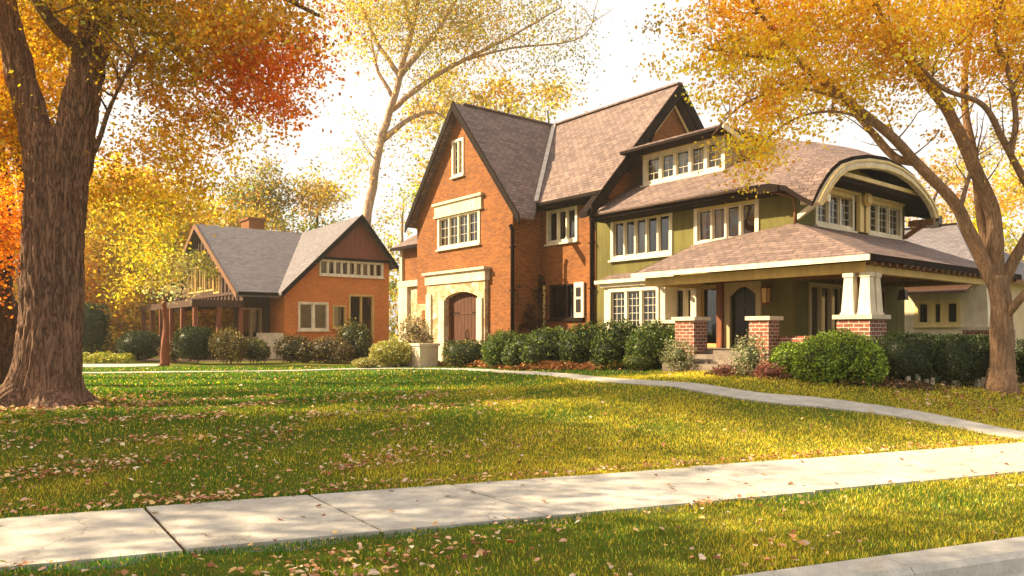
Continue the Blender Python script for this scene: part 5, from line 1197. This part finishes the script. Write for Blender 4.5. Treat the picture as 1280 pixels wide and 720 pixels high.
t = MB((0, 0, 0)); q0, q1, q2 = W(-52.0, 13.05)-vb, W(-49.0, 13.05)-vb, W(-45.5, 13.05)-vb
t.tube([(q0.x, q0.y, 0), (q0.x, q0.y, 3.2), (q0.x, q0.y, 5.6), (q1.x, q1.y, 6.5), (q2.x, q2.y, 5.5)], [0.04, 0.035, 0.03, 0.025, 0.015], 6)
t.build('stem', M['barkdark'], vine)
# stone planter with a flowering plant by the entrance, and a dark pot
pb = at(528, 452, 29.3); pb.z = tz(pb.x, pb.y)
pl = empty('stone_planter', pb, 'square stone planter left of the plank door', 'planter', ROT)
t = MB((0, 0, 0)); t.taper(0, 0, 0, 0.85, 0.50, 0.42, 0.52, 0.44); t.box(-0.57, 0.57, -0.49, 0.49, 0.85, 0.95); t.build('box', M['limestone'], pl, bevel=0.02)
pt = at(507, 452, 29.8); pt.z = tz(pt.x, pt.y)
po = empty('plant_pot', pt, 'dark clay pot holding the cream flowering plant beside the stone planter', 'plant pot')
t = MB((0, 0, 0)); t.tube([(0, 0, 0), (0, 0, 0.85), (0, 0, 0.95), (0, 0, 0.95)], [0.21, 0.31, 0.34, 0.28], 20); t.build('pot', M['terracotta'], po, smooth=False)
shrub('flowering_plant', 'cream flowering bushy plant standing in the dark clay pot', 'plant', [((pt.x+0.35, pt.y, 1.6), (0.60, 0.5, 0.62)), ((pt.x+0.7, pt.y-0.1, 1.25), (0.4, 0.4, 0.4))], 0.085, 420, (0.20, 0.15, 0.07), None, (0.62, 0.52, 0.30), 0.45, 2.0, loose=0.10, core=0.5)
# left side, in front of the cottage
left_ = [(243, 409, 449, 33.5, 44, 'round dark clipped shrub under the verandah roof', 3.0), (175, 414, 449, 35.5, 48, 'low domed dark shrub left of the reddish little trunk', 2.4)]
for px, yt, yb, D, wd, lab, sq in left_:
    shrub('clipped_shrub', lab, 'shrub', [lobe(px, yt, yb, D, wd, wd/2/F*D)], 0.075, 520, (0.030, 0.045, 0.014), 'dark clipped shrubs before the cottage', MG, 0.1, sq, spill=0.05)
shrub('tall_hedge', 'tall dark square hedge beside the huge maple trunk', 'hedge', [lobe(113, 380, 440, 37, 38, 0.9)], 0.085, 450, (0.028, 0.042, 0.013), None, MG, 0.1, 4.0, spill=0.06)
mix_ = [(285, 412, 450, 33, 40, (0.13, 0.10, 0.03), 'straggly olive brown bush right of the round dark shrub'), (318, 424, 450, 34, 34, (0.07, 0.075, 0.02), 'dull green bush below the low pale wall'), (368, 420, 452, 34.5, 46, (0.055, 0.045, 0.02), 'brown green bush under the double cottage window'), (412, 422, 454, 34, 54, (0.09, 0.065, 0.03), 'wide brownish bush right of the double cottage window'), (442, 402, 452, 35, 42, (0.04, 0.055, 0.016), 'taller dark green bush against the cottage corner'), (212, 428, 450, 34.5, 20, (0.09, 0.04, 0.03), 'small russet bush at the foot of the reddish little trunk')]
for px, yt, yb, D, wd, c_, lab in mix_:
    shrub('garden_bush', lab, 'bush', [lobe(px, yt, yb, D, wd, 0.7), lobe(px+wd*0.3, yt+8, yb, D-0.5, wd*0.5, 0.5)], 0.09, 380, c_, 'mixed bushes before the cottage', (0.30, 0.24, 0.07), 0.18, 2.0, loose=0.08)
# low carpets: orange flowers, yellow border
def carpet(name, pts, width, h, leaf, n, col, hi, hip, label=None):
    P_ = []
    cp = cr(pts)
    for _ in range(n):
        i = RNG.integers(0, len(cp)-1); p = cp[i].lerp(cp[i+1], float(RNG.random())); d = (cp[i+1]-cp[i]).normalized(); o = float(RNG.normal(0, 0.3))*width
        x, y = p.x-d.y*o, p.y+d.x*o; hh = h*(0.45+0.55*abs(noise.noise(Vector((x*1.3, y*1.3, 0))))*2.0)
        P_.append((x, y, tz(x, y)+0.02+hh*float(RNG.random())**0.6))
    P_ = np.array(P_); c0 = P_.mean(0); c0[2] = 0
    o = mesh_np(name, leaf_arrays(P_, leaf, lr)-c0, 4, varied(col, len(P_), lr, 0.35, hi, hip), M['leafdense']); o.location = c0
    return tag(o, kind='stuff')
carpet('ground_cover', [W(-22.5, 16.35), W(-20, 16.2), W(-17.5, 16.1), W(-15.2, 16.0)], 1.0, 0.28, 0.07, 9000, (0.30, 0.12, 0.035), (0.60, 0.26, 0.10), 0.4)
carpet('yellow_flowers', [W(-15.4, 16.0), W(-14.8, 15.9)], 0.5, 0.35, 0.06, 700, (0.65, 0.38, 0.02), (0.12, 0.14, 0.03), 0.3)
carpet('ground_cover', [W(-25.6, 16.2), W(-24, 16.0), W(-22.5, 16.2)], 0.5, 0.18, 0.07, 1200, (0.20, 0.12, 0.04), (0.5, 0.3, 0.1), 0.2)
carpet('yellow_border_plants', [ground(100, 34.5), ground(130, 34.5), ground(165, 34.5)], 1.2, 0.62, 0.09, 3500, (0.34, 0.36, 0.04), (0.55, 0.5, 0.1), 0.3)
carpet('ground_cover', [W(-10.4, 14.3), W(-9.0, 14.2), W(-7.4, 14.5), W(-6.2, 15.8)], 0.6, 0.16, 0.06, 2600, (0.09, 0.06, 0.025), (0.35, 0.16, 0.08), 0.25)
# pale stems under the hedge
for k, px in enumerate((1135, 1147, 1158, 1166, 1192, 1196, 1222, 1230)):
    g = at(px, 475, 15.05); g.z = tz(g.x, g.y); e = empty('edging_stone', g, f'pale upright edging stone in the row at the foot of the dark hedge', 'edging stone', 0.3*k, 'edging stones at the hedge foot')
    t = MB((0, 0, 0)); hh = 0.16+0.05*math.sin(k*2.1); t.taper(0, 0, -0.05, hh, 0.05, 0.04, 0.035, 0.03); t.build('stone', M['pierbrick'] if False else M['limestone'], e, bevel=0.01)

# ================================================================== LIGHT, SKY, CAMERA
SUN_AZ = Vector((-1.0, 0.03)); SUN_EL = math.radians(33)
sa = Vector((SUN_AZ.x*math.cos(SUN_EL), SUN_AZ.y*math.cos(SUN_EL), math.sin(SUN_EL))).normalized()
sl = bpy.data.lights.new('sun', 'SUN'); sl.energy = 5.0; sl.angle = math.radians(0.6); sl.color = (1.0, 0.80, 0.50)
so = bpy.data.objects.new('sun', sl); COL.objects.link(so); so.rotation_euler = sa.to_track_quat('Z', 'Y').to_euler(); so.location = (-30, 20, 40)
wd_ = bpy.data.worlds.new('World'); scene.world = wd_; wd_.use_nodes = True; nt = wd_.node_tree
bg = nt.nodes['Background']; sky = nt.nodes.new('ShaderNodeTexSky'); sky.sky_type = 'NISHITA'; sky.sun_disc = False
sky.sun_elevation = SUN_EL; sky.sun_rotation = math.atan2(SUN_AZ.x, SUN_AZ.y); sky.air_density = 1.0; sky.dust_density = 4.0; sky.ozone_density = 1.0
hs = nt.nodes.new('ShaderNodeHueSaturation'); hs.inputs['Saturation'].default_value = 0.25; hs.inputs['Value'].default_value = 0.32; nt.links.new(sky.outputs[0], hs.inputs['Color'])
mc = mixc(nt, 0.72, hs.outputs[0], (4.05, 4.0, 3.85)); nt.links.new(mc, bg.inputs['Color']); bg.inputs['Strength'].default_value = 0.12
hz = MB(); hz.box(-140, 140, -30, 118, -1.3, 36)
m = bpy.data.materials.new('haze_air'); m.use_nodes = True; nt = m.node_tree; nt.nodes.remove(nt.nodes['Principled BSDF'])
pv = nt.nodes.new('ShaderNodeVolumePrincipled'); pv.inputs['Color'].default_value = (1.0, 0.92, 0.76, 1); pv.inputs['Density'].default_value = 0.0009; pv.inputs['Anisotropy'].default_value = 0.3
nt.links.new(pv.outputs[0], nt.nodes['Material Output'].inputs['Volume'])
hz.f = [tuple(reversed(f)) for f in hz.f]
ho = tag(hz.build('haze', m), kind='stuff')
import bmesh
bm = bmesh.new(); bm.from_mesh(ho.data); bmesh.ops.remove_doubles(bm, verts=bm.verts, dist=0.001); bmesh.ops.recalc_face_normals(bm, faces=bm.faces); bm.to_mesh(ho.data); bm.free()
cam = bpy.data.cameras.new('camera'); co = bpy.data.objects.new('camera', cam); COL.objects.link(co); scene.camera = co
co.location = (0, 0, CAMH); co.rotation_euler = (math.pi/2, 0, 0); cam.sensor_width = 36; cam.lens = 36*F/1280
cam.shift_y = (HY-360)/1280; cam.clip_end = 2000; cam.clip_start = 0.05
scene.view_settings.view_transform = 'Standard'; scene.view_settings.look = 'None'; scene.view_settings.exposure = 1.5; scene.view_settings.gamma = 1
scene.cycles.max_bounces = 6; scene.cycles.transparent_max_bounces = 8; scene.cycles.use_denoising = True
